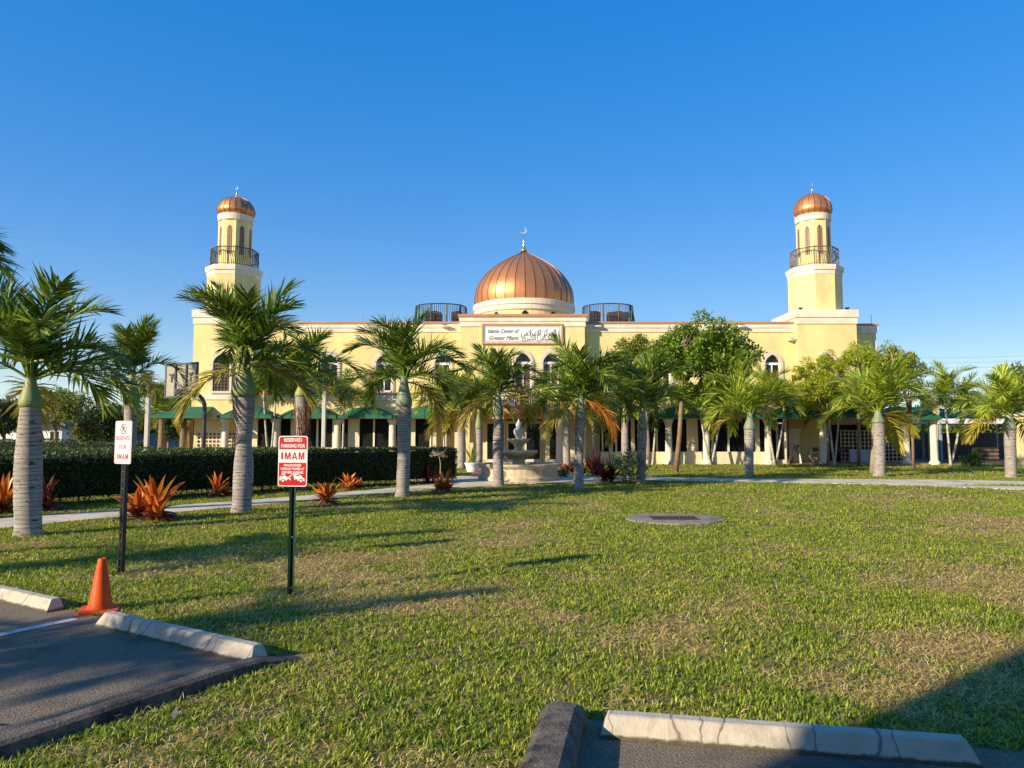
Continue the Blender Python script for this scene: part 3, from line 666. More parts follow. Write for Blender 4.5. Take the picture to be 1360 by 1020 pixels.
for (a, b_, units) in ((550, 618, ((576, 12, 'left one'), (607, 14, ''))), (776, 843, ((789, 14, ''), (820, 24, '')))):
    cage(a, b_)
labs = {576: 'dark rooftop unit in the left railing cage, the one farther from the dome', 607: 'dark rooftop unit in the left railing cage, beside the dome',
        789: 'dark rooftop unit in the right railing cage, beside the dome', 820: 'wide dark rooftop unit in the right railing cage, farther from the dome'}
for px, wpx in ((576, 22), (607, 14), (789, 15), (820, 28)):
    Y = YF + 3.2; x = AX(px, Y, 420); wd = wpx * .0444 / 2; zt_ = AZ(415.5, Y)
    e = empty('air_conditioner', (x, Y, ZP - .35), labs[px], 'air conditioner', acg); h = zt_ - (ZP - .35)
    MB().box(-wd, wd, -.4, .4, .05, h).build('housing', ACM, e, bevel=.06)
    MB().lathe([(min(wd, .35) * .8, h), (min(wd, .35) * .8, h + .07), (.1, h + .07)], 16).build('fan_guard', IRON, e)
    m = MB()
    for k in range(6): m.box(-wd * .85, wd * .85, -.415, -.401, .15 + k * (h - .3) / 6, .15 + (k + .45) * (h - .3) / 6)
    m.build('louver', IRON, e)
# ---- awnings: bulging canvas bays
def awning(x0, x1, zt_, zb_=2.5, proj=.75, yw=None):
    yw = yw or YF - .07; nu, nv = 12, 6; xm, hw = (x0 + x1) / 2, (x1 - x0) / 2; vs = []
    for j in range(nv + 1):
        t = j / nv
        for i in range(nu + 1):
            u_ = -1 + 2 * i / nu
            h = zb_ + .14 + (zt_ - zb_ - .14) * math.cos(u_ * math.pi / 2) ** .65
            y = yw - proj * t
            z = zb_ + .14 + (h - zb_ - .14) * (1 - t ** 1.6)
            vs.append((xm + u_ * hw * 1.0, y, z))
    k = nu + 1
    m = MB(); fs = [(j * k + i, j * k + i + 1, (j + 1) * k + i + 1, (j + 1) * k + i) for j in range(nv) for i in range(nu)]; m.add(vs, fs)
    # valance
    m.add([(x0, yw - proj, zb_), (x1, yw - proj, zb_), (x1, yw - proj, zb_ + .14), (x0, yw - proj, zb_ + .14)], [(0, 1, 2, 3)])
    for x in (x0, x1): m.add([(x, yw, zb_), (x, yw - proj, zb_), (x, yw - proj, zb_ + .14), (x, yw, zb_ + .14)], [(0, 1, 2, 3)])
    a = part(m, 'awning', AWN)
    m = MB()   # ribs under tension show as darker creases
    for i in range(0, nu + 1, 3):
        pts = [Vector(vs[j * k + i]) + Vector((0, -.006, .008)) for j in range(nv + 1)]; m.tube(pts + [pts[-1] - Vector((0, 0, .13))], .012, 4)
    m.build('rib', AWND, a)
AWND = M('green_canvas_seam', (.006, .06, .03), .8)
ZA = AZ(540, YF)
lb = [293, 366, 447, 521, 606]; rbd = [786, 871, 945, 1019, 1093, 1172, 1225]
for a, b_ in zip(lb[:-1], lb[1:]): awning(AX(a + .8, YF - .8), AX(b_ - .8, YF - .8), ZA, proj=.75 if a > 300 else .95, yw=None if a > 340 else YF - .43)
for a, b_ in zip(rbd[:-1], rbd[1:]): awning(AX(a + .8, YF - .8), AX(b_ - .8, YF - .8), ZA, yw=(YF - .43) if 1050 < b_ - 20 and a < 1130 else None)
# hipped side awnings
def side_awning(xw, xo, yf, yb, zt_, zb_):
    s = 1 if xo > xw else -1; m = MB(); xin = xw - s * 1.2; yo = yf - 1.0
    V_ = [(xw, yf, zt_), (xw, yb, zt_), (xo, yb, zb_ + .13), (xo, yo, zb_ + .13), (xin, yf, zt_), (xin, yo, zb_ + .13), (xo, yb, zb_), (xo, yo, zb_), (xin, yo, zb_)]
    m.add(V_, [(0, 1, 2, 3), (0, 3, 5, 4), (2, 6, 7, 3), (3, 7, 8, 5)]); a = part(m, 'side_awning', AWN)
    for k in range(5): t = k / 4; y = yf + (yb - yf) * t; MB().tube([(xw, y, zt_ + .01), (xo, y - 1.0 * (1 - t), zb_ + .14)], .015, 4).build('rib', AWND, a)
side_awning(AX(257, YF), AX(198, YF - 1), YF - .38, YF + 9, AZ(540.5, YF), 2.5)
side_awning(AX(1222, YF), AX(1250, YF - 1), YF - .05, YF + 9, AZ(540.5, YF), 2.42)
m = MB(); m.box(AX(1163, YW), AX(1224, YF), YF + .02, YF + 5, 2.5, 3.05); part(m, 'porch_roof', YEL)
# ---- columns
def column(px, y=None, h=2.5, flare=False):
    y = y or YF + .0; x = AX(px, y, 580); r_ = .19
    m = MB(); m.lathe([(r_ * 1.5, .02), (r_ * 1.5, .12), (r_ * 1.2, .2), (r_ * 1.02, .26), (r_, .4), (r_ * .93, h - .42), (r_ * .95, h - .30)], 20, (x, y, 0)); c = part(m, 'column', CRM, smooth=False)
    m = MB(); m.lathe([(r_ * 1.05, h - .32), (r_ * 1.1, h - .26), (r_ * 1.1, h - .2), (r_ * 1.45, h - .12), (r_ * 1.5, h)], 20, (x, y, 0)); m.build('capital', CRM, c)
for px in (299, 366, 448, 521, 633): column(px, YF - .12)
for px in (857, 888, 1020, 1093, 938): column(px, YF - .12)
column(743, YC - .1); column(1203, YF - .2); column(1240, YF - .5)
# ---- glazed ground floor, left of the entrance
yg = YF + .4
m = MB(); m.box(AX(340, yg), CXL - 1.4, yg + .02, yg + .05, .05, 2.9); part(m, 'glazing', BLK)
for a, b_ in ((323, 343), (387, 394), (463, 478), (538, 552), (604, 611)): part(MB().box(AX(a, yg), AX(b_, yg), yg - .1, yg + .01, .02, 2.9), 'wall_pier', CRMW)
for px in (372, 405, 422, 443, 497, 519, 572, 592): x = AX(px, yg); part(MB().box(x - .045, x + .045, yg - .06, yg + .015, .02, 2.9), 'mullion', CRM)
part(MB().box(AX(340, yg), CXL - 1.4, yg - .04, yg + .012, .85, .92), 'rail', CRM)
# right of the entrance: low wall with dark screens above
m = MB(); m.box(AX(797, yg), AX(1048, yg), yg + .12, yg + .15, .05, 2.9); part(m, 'screen', BLK)
yl = YF + .1
m = MB()
for a, b_ in ((797, 815), (862, 932), (944, 1015)): m.box(AX(a, yl), AX(b_, yl), yl, yl + .18, 0, AZ(600, yl))
m.box(AX(815, yl), AX(853, yl), yl, yl + .18, 0, .7)
part(m, 'low_wall', CRMW)
for px in (800, 818, 872, 946, 967): x = AX(px, yg); part(MB().box(x - .04, x + .04, yg - .05, yg + .1, .6, 2.9), 'mullion', CRM)
for a, b_ in ((912, 927), (838, 843), (1003, 1009)): part(MB().box(AX(a, yg), AX(b_, yg), yg + .06, yg + .1, .6, 2.9), 'wall_pier', CRMW)
# porch at the right end: back wall, tiled floor, door, lattice, notices
m = MB(); m.box(AX(1046, YF), AX(1212, YF), YF + 3.2, YF + 3.4, 0, 3); m.box(AX(1046, YF), AX(1049, YF), YF + .4, YF + 3.2, 0, 2.9); part(m, 'porch_wall', CRMW)
m = MB(); m.box(AX(1046, YF), AX(1250, YF), YF - .6, YF + 3.2, .0, .07); part(m, 'porch_floor', TILE)
yp = YF + 3.19
door(AX(1030, YF + .38), AX(1043, YF + .38), 2.3, YF + .38)
m = MB(); m.box(AX(1063, yp), AX(1100, yp), yp - .06, yp - .01, .07, 2.25); part(m, 'black_doorway_panel', BLK)  # flat black panel, the doorway's shade put into its colour
for (a, b_, c_, d_, col) in ((1066, 1072, 571, 580, (.7, .68, .62)), (1066, 1072, 582, 589, (.75, .74, .7)), (1075, 1084, 569, 586, (.35, .5, .58)), (1105, 1110, 575, 584, (.7, .7, .68))):
    m = MB(); m.box(AX(a, yp), AX(b_, yp), yp - .09, yp - .07, AZ(d_, yp), AZ(c_, yp)); part(m, 'notice_board', M('notice_paper', col, .6))
def lattice(x0, x1, y, z0, z1, s=.19, t=.022, mat=CRM, name='lattice_screen'):
    m = MB(); nx_ = round((x1 - x0) / s); nz = round((z1 - z0) / s)
    for k in range(nx_ + 1): x = x0 + (x1 - x0) * k / nx_; m.box(x - t, x + t, y - .03, y + .03, z0, z1)
    for k in range(nz + 1): z = z0 + (z1 - z0) * k / nz; m.box(x0, x1, y - .034, y + .034, z - t, z + t)
    return part(m, name, mat)
lattice(AX(1116, YF + 2.6), AX(1205, YF + 2.6), YF + 2.6, .1, AZ(572, YF + 2.6), .23, .02)
m = MB(); m.box(AX(1100, YF + 3), AX(1210, YF + 3), YF + 2.9, YF + 2.95, .07, 2.2); part(m, 'black_opening_panel', BLK)  # black sheet painting the unlit space behind the lattice
# under the left tower: yellow wall with a breeze block lattice
yt = YF + .25
m = MB(); m.box(AX(258, yt), AX(325, yt), yt, yt + .2, AZ(573, yt), 2.9); m.box(AX(258, yt), AX(261, yt), yt, yt + .2, 0, AZ(573, yt)); m.box(AX(258, yt), AX(259, yt), yt + .2, yt + 9, 0, 2.9); part(m, 'lattice_wall', YEL)
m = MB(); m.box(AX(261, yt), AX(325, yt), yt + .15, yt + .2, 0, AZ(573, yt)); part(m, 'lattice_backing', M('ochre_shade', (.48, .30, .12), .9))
lattice(AX(262, yt), AX(324, yt), yt + .04, .1, AZ(574, yt), .22, .03)
m = MB(); m.box(AX(267, yt), AX(281, yt), yt - .05, yt - .003, AZ(569, yt), AZ(559, yt)); part(m, 'wall_panel', SURR)
# thin rods on the roof
for px, py in ((482, 417), (541, 417), (1157, 418)):
    Y = YF + .4 if px < 1100 else YF + 6; p = A(px, py, Y)
    m = MB(); m.tube([(p.x, Y, ZP - .3), (p.x, Y, p.z)], .018, 5); part(m, 'lightning_rod', PLAST)
# ------------------------------------------------------------------ fountain
fo = empty('fountain', FC + Vector((0, 0, .03)), 'tiered cast stone fountain in a round basin before the entrance', 'fountain')
MB().lathe([(1.44, 0), (1.46, .1), (1.38, .16), (1.36, .22), (1.34, .40), (1.42, .46), (1.47, .52), (1.46, .57), (1.22, .57), (1.20, .5), (1.2, .1)], 40, cap=True).build('basin', STONE, fo)
MB().lathe([(1.19, .43), (.01, .431)], 40, cap=False).build('water', M('fountain_water', (.03, .05, .05), .05), fo)
MB().lathe([(.42, .1), (.42, .36), (.36, .42), (.24, .5), (.22, .66), (.3, .74), (.36, .78)], 24).build('pedestal', STONE, fo)
MB().lathe([(.2, .72), (.42, .8), (.6, .9), (.68, .98), (.68, 1.03), (.62, 1.03), (.5, .95), (.05, .92)], 32).build('lower_bowl', STONE, fo)
MB().lathe([(.2, .9), (.17, 1.0), (.15, 1.15), (.2, 1.24), (.24, 1.3)], 20).build('stem', STONE, fo)
MB().lathe([(.18, 1.22), (.32, 1.32), (.41, 1.40), (.42, 1.45), (.38, 1.45), (.3, 1.4), (.05, 1.38)], 28).build('upper_bowl', STONE, fo)
FIN = M('pale_stone', (.62, .58, .52), .8, var=.12, scale=8, bump=.3)
MB().lathe([(.1, 1.38), (.12, 1.5), (.17, 1.6), (.19, 1.7), (.15, 1.8), (.08, 1.84), (.11, 1.9), (.1, 1.97), (.05, 2.05), (.03, 2.12), (.0, 2.18)], 20).build('finial', FIN, fo)

# ------------------------------------------------------------------ signs
def rrect(w_, h_, r_, n=5):
    pts = []
    for cx_, cz, a0 in ((w_ / 2 - r_, h_ / 2 - r_, 0), (-w_ / 2 + r_, h_ / 2 - r_, 90), (-w_ / 2 + r_, -h_ / 2 + r_, 180), (w_ / 2 - r_, -h_ / 2 + r_, 270)):
        for k in range(n + 1): a = R(a0 + 90 * k / n); pts.append((cx_ + r_ * math.cos(a), cz + r_ * math.sin(a)))
    return pts
SW = M('sign_white', (.72, .66, .63), .5, var=.04, scale=9); SR = M('sign_red', (.42, .003, .006), .5, var=.05, spec=.2); SRT = M('sign_red_print', (.46, .01, .02), .5, spec=.2); SK = M('sign_black_print', (.04, .04, .04), .4)
GPOST = M('green_steel', (.012, .045, .025), .45, .3, var=.2)
def postsign(base, az, w_, h_, zbot, label, postmat, double, build, ztop_post):
    s = empty('parking_sign', base, label, 'sign', rz=R(180 - az) )
    m = MB()
    if double:
        for x in (-.022, .022): m.box(x - .015, x + .015, .012, .055, 0, ztop_post)
        m.box(-.01, .01, .02, .03, 0, ztop_post)
    else:
        m.prism([(-.035, 0), (-.012, .012), (-.012, .035), (.012, .035), (.012, .012), (.035, 0), (.035, .004), (.015, .016), (.015, .04), (-.015, .04), (-.015, .016), (-.035, .004)], lambda p: (p[0], p[1] + .008, 0), lambda p: (p[0], p[1] + .008, ztop_post))
    po = m.build('post', postmat, s)
    m = MB()
    for k in range(int(ztop_post / .1)):
        if k % (1 if double else 5) == 0: m.obox((0, .0185 if not double else .0115, .08 + k * .1), (.009, .003, .009))
    m.build('bolt_hole', PLAST, po)
    pl_ = MB(); pl_.plate(rrect(w_, h_, .025), -.003, .003); p = pl_.build('panel', SW, s); p.location = (0, 0, zbot + h_ / 2)
    build(p, w_, h_); return s
GL = {'I': [[(.35, 0), (.65, 0), (.65, 1), (.35, 1)]],
      'M': [[(0, 0), (.22, 0), (.22, 1), (0, 1)], [(.78, 0), (1, 0), (1, 1), (.78, 1)], [(.22, 1), (.22, .62), (.42, 0), (.58, 0), (.30, 1)], [(.58, 0), (.78, .62), (.78, 1), (.70, 1), (.44, .2)]],
      'A': [[(0, 0), (.24, 0), (.58, 1), (.40, 1)], [(.76, 0), (1, 0), (.60, 1), (.46, .86)], [(.26, .2), (.74, .2), (.68, .38), (.32, .38)]],
      'F': [[(.08, 0), (.32, 0), (.32, 1), (.08, 1)], [(.32, .80), (.95, .80), (.95, 1), (.32, 1)], [(.32, .42), (.85, .42), (.85, .6), (.32, .6)]]}
def block_letters(word, x0, z0, W, H, y, mat, p):
    m = MB(); adv = [.45 if c == 'I' else 1 for c in word]; gap = .18; tot = sum(adv) + gap * (len(word) - 1); sx = W / tot; x = x0 - W / 2
    for i, c in enumerate(word):
        cw = adv[i] * sx
        for j, poly in enumerate(GL[c]):
            pts = [((x + ((a - .35) / .3 if c == 'I' else a) * cw * (1 if c != 'I' else .75)), z0 + b * H) for a, b in poly]; m.plate(pts, y - .0006 - j * .00012, y)
        x += cw + gap * sx
    m.build('lettering', mat, p)
def T2(x, z, y=-.0045): return Matrix.Translation((x, y, z)) @ UP
def face_imam(p, w_, h_):
    m = MB()
    iw, ih = w_ - .018, h_ - .018
    pts = rrect(iw, ih, .018)
    top = [q for q in pts]
    def clip(pts, z0, z1):
        out = []
        for (x, z) in pts: out.append((x, min(max(z, z0), z1)))
        # drop repeats
        res = []
        for q in out:
            if not res or (abs(q[0] - res[-1][0]) + abs(q[1] - res[-1][1])) > 1e-6: res.append(q)
        return res
    for z0, z1 in ((h_ * .235, ih / 2), (-ih / 2, -h_ * .03)):
        m.plate([(-iw / 2, z0), (iw / 2, z0), (iw / 2, z1 - .018 if z1 > ih / 2 - .001 else z1), (iw / 2 - .012, z1), (-iw / 2 + .012, z1), (-iw / 2, z1 - .018 if z1 > ih / 2 - .001 else z1)] if z1 > 0 else [(-iw / 2, z0 + .018), (-iw / 2 + .012, z0), (iw / 2 - .012, z0), (iw / 2, z0 + .018), (iw / 2, z1), (-iw / 2, z1)], -.0042, -.0031)
    m.build('red_field', SR, p)
    kw = dict(ext=.0003, align='CENTER')
    text('RESERVED', .05, SW, p, T2(0, h_ * .385, -.0048), width=w_ * .62, bold=.0012, **kw)
    text('PARKING FOR', .05, SW, p, T2(0, h_ * .27, -.0048), width=w_ * .82, bold=.0012, **kw)
    block_letters('IMAM', 0, h_ * .03, w_ * .80, h_ * .145, -.0034, SR, p)
    for t, z, wd in (('UNAUTHORIZED', -.105, .6), ('VEHICLES TOWED AT', -.175, .82), ('OWNERS EXPENSE', -.245, .74)): text(t, .033, SW, p, T2(0, h_ * z, -.0048), width=w_ * wd, bold=.0008, **kw)
    # towing picture: tow truck left, car lifted on the right
    m = MB(); z = -h_ * .42; P = lambda pts: m.plate([(x * w_, z + y_ * w_) for x, y_ in pts], -.0049, -.0043)
    P([(-.44, .06), (-.44, .17), (-.40, .19), (-.36, .27), (-.27, .27), (-.23, .18), (-.10, .16), (-.06, .12), (-.06, .06)])
    P([(-.16, .15), (.02, .27), (.03, .25), (-.13, .13)])
    P([(.03, .27), (.10, .29), (.17, .27), (.30, .22), (.38, .14), (.42, .12), (.43, .04), (.10, .05), (.06, .12), (.05, .2)])
    m.build('tow_picture', SW, p)
    m = MB()
    for cx_, r_ in ((-.32, .065), (-.13, .055), (.30, .07), (.13, .055)):
        m.prism([(cx_ * w_ + r_ * w_ * math.cos(q * math.pi / 8), z + .05 * w_ + r_ * w_ * math.sin(q * math.pi / 8)) for q in range(16)], lambda q: (q[0], -.0055, q[1]), lambda q: (q[0], -.0047, q[1]))
    m.box(-.38 * w_, -.29 * w_, -.0055, -.0047, z + .19 * w_, z + .24 * w_); m.box(.14 * w_, .24 * w_, -.0055, -.0047, z + .19 * w_, z + .235 * w_)
    m.build('wheel_picture', SR, p)
    m = MB()
    for cx_, r_ in ((-.32, .035), (.30, .038)):
        m.prism([(cx_ * w_ + r_ * w_ * math.cos(q * math.pi / 8), z + .05 * w_ + r_ * w_ * math.sin(q * math.pi / 8)) for q in range(16)], lambda q: (q[0], -.0061, q[1]), lambda q: (q[0], -.0053, q[1]))
    m.build('hub_picture', SW, p)
b1 = G(385, 792); yv = A(385, 646, b1.y).z; yt_ = A(385, 579, b1.y).z
postsign(b1, 192, .32, yt_ - yv, yv, 'red and white parking sign with a towing picture, on a green post in the lawn', GPOST, False, face_imam, yt_ - .12)
def face_res(p, w_, h_):
    m = MB(); o_ = rrect(w_ - .02, h_ - .02, .018); i_ = rrect(w_ - .03, h_ - .03, .015)
    n = len(o_); vs = [(x, -.0036, z) for x, z in o_] + [(x, -.0036, z) for x, z in i_]; m.add(vs, [(i, (i + 1) % n, (i + 1) % n + n, i + n) for i in range(n)]); m.build('border', SRT, p)
    kw = dict(ext=.0003, align='CENTER'); r_ = w_ * .19; z = h_ * .31; n = 28
    m = MB(); vs = [((r_ - d) * math.cos(2 * math.pi * k / n), -.0038, z + (r_ - d) * math.sin(2 * math.pi * k / n)) for d in (0, .010) for k in range(n)]; m.add(vs, [(i, (i + 1) % n, (i + 1) % n + n, i + n) for i in range(n)])
    c = math.cos(R(45)) * r_; e = .004; m.add([(-c - e, -.0041, z + c - e), (-c + e, -.0041, z + c + e), (c + e, -.0041, z - c + e), (c - e, -.0041, z - c - e)], [(0, 1, 2, 3)]); m.build('no_parking_ring', SK, p)
    text('P', .09, SK, p, T2(0, z - .032, -.0046), bold=.002, **kw)
    text('RESERVED', .065, SRT, p, T2(0, h_ * .055), width=w_ * .82, bold=0, **kw)
    text('FOR', .075, SRT, p, T2(0, -h_ * .16), width=w_ * .42, bold=0, **kw)
    block_letters('IMAM', 0, -h_ * .39, w_ * .68, h_ * .12, -.0034, SRT, p)
b2 = G(157, 763); yv = A(157, 616, b2.y).z; yt_ = A(157, 559, b2.y).z
postsign(b2, 209, .315, yt_ - yv, yv, 'white parking sign with red writing on a black double post behind the orange cone', M('black_steel', (.02, .02, .022), .4, .3, var=.2), True, face_res, yt_ - .1)

# ------------------------------------------------------------------ palms
def frond_mesh(name, L, th0, bend, seed, mat, nl=62, ll=.64, wd=.040, droop=.30, vee=20, side=0.0):
    rnd = random.Random(seed); m = MB(); n = 16; pts = []; p = Vector((0, 0, 0)); tw = rnd.uniform(-.3, .3)
    for i in range(n + 1):
        t = i / n; th = R(th0 - bend * t ** 1.35); pts.append(p.copy()); p = p + Vector((math.cos(th) * math.cos(side * t), math.cos(th) * math.sin(side * t), math.sin(th))) * (L / n)
    m.tube(pts, [.026 * L / 2 * (1 - .85 * (i / n)) + .003 for i in range(n + 1)], 5)
    m.m = [0] * len(m.f)
    for k in range(nl):
        t = .13 + .87 * (k + rnd.uniform(0, .6)) / nl; i = min(int(t * n), n - 1); f = t * n - i
        o = pts[i].lerp(pts[i + 1], f); T = (pts[min(i + 1, n)] - pts[max(i - 1, 0)]).normalized(); S = T.cross(Vector((0, 0, 1)))
        S = S.normalized() if S.length > .05 else Vector((0, 1, 0)); N = S.cross(T).normalized()
        env = (math.sin(math.pi * min(1, (.10 + .80 * t)) ** .9) ** .6); l = ll * env * rnd.uniform(.85, 1.15) + .05
        fa = R(64 - 42 * t + rnd.uniform(-9, 9))
        for sg in (-1, 1):
            va = R(vee + rnd.uniform(-38, 38)); d = T * math.cos(fa) + (S * sg * math.cos(va) + N * math.sin(va)) * math.sin(fa); d.normalize()
            q = o.copy(); W = d.cross(N).normalized() * .6 + N * rnd.uniform(-.5, .5); W.normalize(); vs = []; stn = 4
            for j in range(stn):
                s = j / (stn - 1); ww = wd * (0.35, 1.0, .72, 0)[j] * .5
                if j < stn - 1: vs += [q - W * ww, q + W * ww]
                else: vs.append(q.copy())
                d = (d - Vector((0, 0, 1)) * droop * (.25 + s) * rnd.uniform(.7, 1.2) * .55).normalized(); q = q + d * l / (stn - 1)
            m.add(vs, [(0, 1, 3, 2), (2, 3, 5, 4), (4, 5, 6)])
    me_o = m.build(name, mat); me = me_o.data; bpy.data.objects.remove(me_o); return me
SPEC = [(86, 50, 0), (77, 80, 1), (67, 102, 2), (58, 116, 3), (48, 118, 4), (38, 114, 5), (28, 108, 6), (17, 95, 7)]
FM, FMB = [], []
for th, bd, s in SPEC:
    for q in (0, 1):
        FM.append(frond_mesh('frond', 2.0, th, bd, s * 7 + q * 91, FR, side=(-.25, .25)[q])); FMB.append(frond_mesh('frond', 2.0, th, bd * .93, s * 5 + 3 + q * 77, FRB, nl=56, ll=.66, droop=.30, side=(.25, -.25)[q]))
FMY = [frond_mesh('frond', 1.7, th, bd, 50 + th, FRY, droop=.7) for th, bd in ((0, 80), (-20, 60))]
FMO = [frond_mesh('frond', 1.25, -18, 66, 60, FRO, droop=.6, vee=0, ll=.5)]
SPEAR = MB().tube([(0, 0, 0), (.02, 0, .5), (.05, 0, 1.0), (.1, 0, 1.35)], [.03, .025, .014, .003], 6)
FRUIT = leafmat('palm_fruit', [(0, (.16, .20, .03)), (1, (.34, .36, .06))], .1)
def fruit_mesh():
    rnd = random.Random(5); m = MB()
    for k in range(60):
        a = rnd.uniform(-.5, .5); d = Vector((math.cos(a), math.sin(a) * .7, rnd.uniform(-.3, .4))); L = rnd.uniform(.3, .55)
        pts = [Vector((0, 0, 0)) + d * L * t - Vector((0, 0, 1)) * L * .7 * t * t for t in (0, .33, .66, 1)]
        m.tube(pts, .012, 4)
        for j in range(5):
            q = pts[2].lerp(pts[3], j / 4) + Vector((rnd.uniform(-.03, .03),) * 3); m.lathe([(.0, -.018), (.017, 0), (0, .018)], 5, q, cap=False)
    o = m.build('fruit', FRUIT); me = o.data; bpy.data.objects.remove(o); return me
FRU = fruit_mesh()
PALMS = 'palms along the path and the mosque'
def trunk(m, p0, p1, rb, rm, rt, seed, bulge=.45, sway=.0, nr=16, flare=1.2, prof=None):
    rnd = random.Random(seed); L = (p1 - p0).length; n = max(10, int(L / .035)); vs = []; fs = []; ph = rnd.uniform(0, 6)
    PR = prof
    for i in range(n + 1):
        t = i / n; z = p0.lerp(p1, t) + Vector((math.cos(ph), math.sin(ph), 0)) * sway * math.sin(math.pi * t)
        r_ = rb + (rm - rb) * min(1, t / bulge) ** .8 if t < bulge else rm + (rt - rm) * ((t - bulge) / (1 - bulge)) ** 1.2
        if PR: r_ = float(np.interp(t, [q[0] for q in PR], [q[1] for q in PR])) / 2
        if t < .10: r_ *= 1 + (flare - 1) * ((.10 - t) / .10) ** 2
        if i % 2: r_ *= .982
        r_ *= rnd.uniform(.988, 1.012)
        for k in range(nr):
            a = 2 * math.pi * k / nr; rr = r_ * (1 + .03 * math.sin(3 * a + ph + t * 3)); vs.append(z + Vector((rr * math.cos(a), rr * math.sin(a), 0)))
    for i in range(n):
        for k in range(nr): k2 = (k + 1) % nr; fs.append((i * nr + k, i * nr + k2, (i + 1) * nr + k2, (i + 1) * nr + k))
    m.add(vs, fs); return n
def palm(base, top, zsb, zst, wb, wt, L, label, seed, nf=15, bright=False, yellow=1, dead=0, fruit=False, spear=0, shaftmat=None, sway=.03, bulge=.45, wm=None, group=PALMS, bark=None, rings=16, prof=None, open_=None):
    """base on the ground, top = horizontal place of the crown base, zsb/zst = foot and top of the crownshaft"""
    rnd = random.Random(seed); e = empty('palm_tree', base, label, 'palm tree', group)
    tp = Vector((top.x - base.x, top.y - base.y, 0)); p1 = tp * (zsb / zst) + Vector((0, 0, zsb)); p2 = tp + Vector((0, 0, zst))
    m = MB(); trunk(m, Vector((0, 0, 0)), p1, wb / 2, (wm or wb * .97) / 2, wt / 2, seed, bulge, sway, rings, prof=prof); m.build('trunk', bark or TRUNK, e, smooth=True)
    H = zst - zsb; m = MB(); r_ = wt / 2; n = 10; pts = [p1.lerp(p2, k / n) for k in range(n + 1)]
    m.tube(pts, [r_ * q for q in (1.05, 1.12, 1.1, 1.0, .88, .77, .68, .60, .54, .49, .46)], 16); m.build('crownshaft', shaftmat or (SHAFT if not bright else SHAFTB), e, smooth=True)
    MS = FMB if bright else FM; sc_ = L / 2.0; az = rnd.uniform(0, 360)
    def put(me, a, k=1.0, dz=0, name='frond', tilt=0):
        o = link(name, me, e); o.location = p2 + Vector((math.cos(R(a)) * r_ * .3, math.sin(R(a)) * r_ * .3, dz)); o.rotation_euler = (R(tilt), R(rnd.uniform(-6, 6)), R(a)); o.scale = (k, k, k); return o
    for i in range(nf):
        t = (i + .5) / nf; idx = min(7, int(t ** .85 * 8)); me = MS[idx * 2 + rnd.randint(0, 1)]; a = az + i * 137.5 + rnd.uniform(-14, 14)
        if idx > 3 and abs((a - 270 + 180) % 360 - 180) < 52: me = MS[rnd.choice((2, 3, 4, 5))]
        if open_ is not None and idx > 2 and abs((a - open_ + 180) % 360 - 180) < 48: me = MS[rnd.choice((0, 1, 2, 3))]
        put(me, a, sc_ * rnd.uniform(.88, 1.06), -.10 * t, tilt=rnd.uniform(-8, 8))
    for i in range(yellow): put(FMY[i % 2], rnd.choice((rnd.uniform(-35, 60), rnd.uniform(120, 215))), sc_ * .95, -.14)
    for a in (dead or []): put(FMO[0], a, sc_ * 1.15, -.12, 'dead_frond')
    if fruit: put(FRU, 285, sc_ * 1.3, .25, 'fruit_cluster')
    if spear:
        o = link('spear_leaf', SPEARM, e); o.location = p2; o.rotation_euler = (0, R(spear), 0); o.scale = (1.2, 1.2, 1.2)
    return e
o = SPEAR.build('spear_leaf', M('spear_green', (.06, .09, .03), .6)); SPEARM = o.data; bpy.data.objects.remove(o)
def bigpalm(pb, ptx, ysb, yst, wpx, wtpx, L, label, seed, dy=0, **k):
    b = G(*pb); s = b.y / F0; t = A(ptx, yst, b.y + dy); zsb = A(ptx, ysb, b.y).z
    return palm(b, t, zsb, t.z, wpx * s, wtpx * s, L, label, seed, **k)
bigpalm((38, 712), 41, 541, 497, 31, 25, 1.9, 'stout palm with a thick grey trunk at the left edge, nearest the camera', 11, spear=25, fruit=False, nf=13, yellow=1, wm=.41)
bigpalm((172, 648), 176, 533, 496, 16, 18, 1.75, 'grey palm behind the white parking sign, in front of the hedge', 12, spear=12, nf=14, open_=0)
bigpalm((320, 680), 325, 527, 478, 27, 29, 1.95, 'tall grey palm with scarred trunk between the two parking signs', 113, fruit=True, spear=-12, nf=14, open_=180, yellow=2, prof=[(0, .38), (.3, .41), (.42, .40), (.6, .31), (.72, .35), (.85, .44), (1, .45)])
bigpalm((398, 651), 401, 527, 505, 15, 16, 1.75, 'palm with shaggy brown fibre on its trunk, right behind the red sign', 14, nf=14, yellow=1)
bigpalm((534, 660), 537, 540, 500, 18, 20, 1.95, 'palm with a tan patched trunk in front of the hedge, left of the fountain', 15, spear=8, nf=15, yellow=1, shaftmat=SHAFTB)
bigpalm((662, 646), 662, 552, 520, 14, 12, 1.9, 'slim smooth palm standing just before the fountain basin', 16, nf=14, shaftmat=SHAFTB, yellow=2, spear=-3)
bigpalm((769, 650), 772, 558, 524, 13, 14, 2.0, 'palm right of the fountain carrying one dead orange frond', 17, nf=15, dead=[-5], bright=False, yellow=2, shaftmat=SHAFTB, spear=15)
bigpalm((851, 643), 854, 571, 540, 12, 13, 2.1, 'bluish grey palm right of the variegated shrub, at the near edge of the path', 18, nf=15, shaftmat=SHAFTB, yellow=1, spear=0)
bigpalm((995, 632), 996, 571, 548, 12, 14, 2.15, 'palm on the strip of grass before the low wall, left of the propped board', 19, nf=13, bright=True, yellow=1)
bigpalm((1168, 633), 1166, 562, 545, 15, 15, 2.25, 'stout pale trunked palm in front of the right minaret porch', 20, nf=16, bright=True, yellow=3)
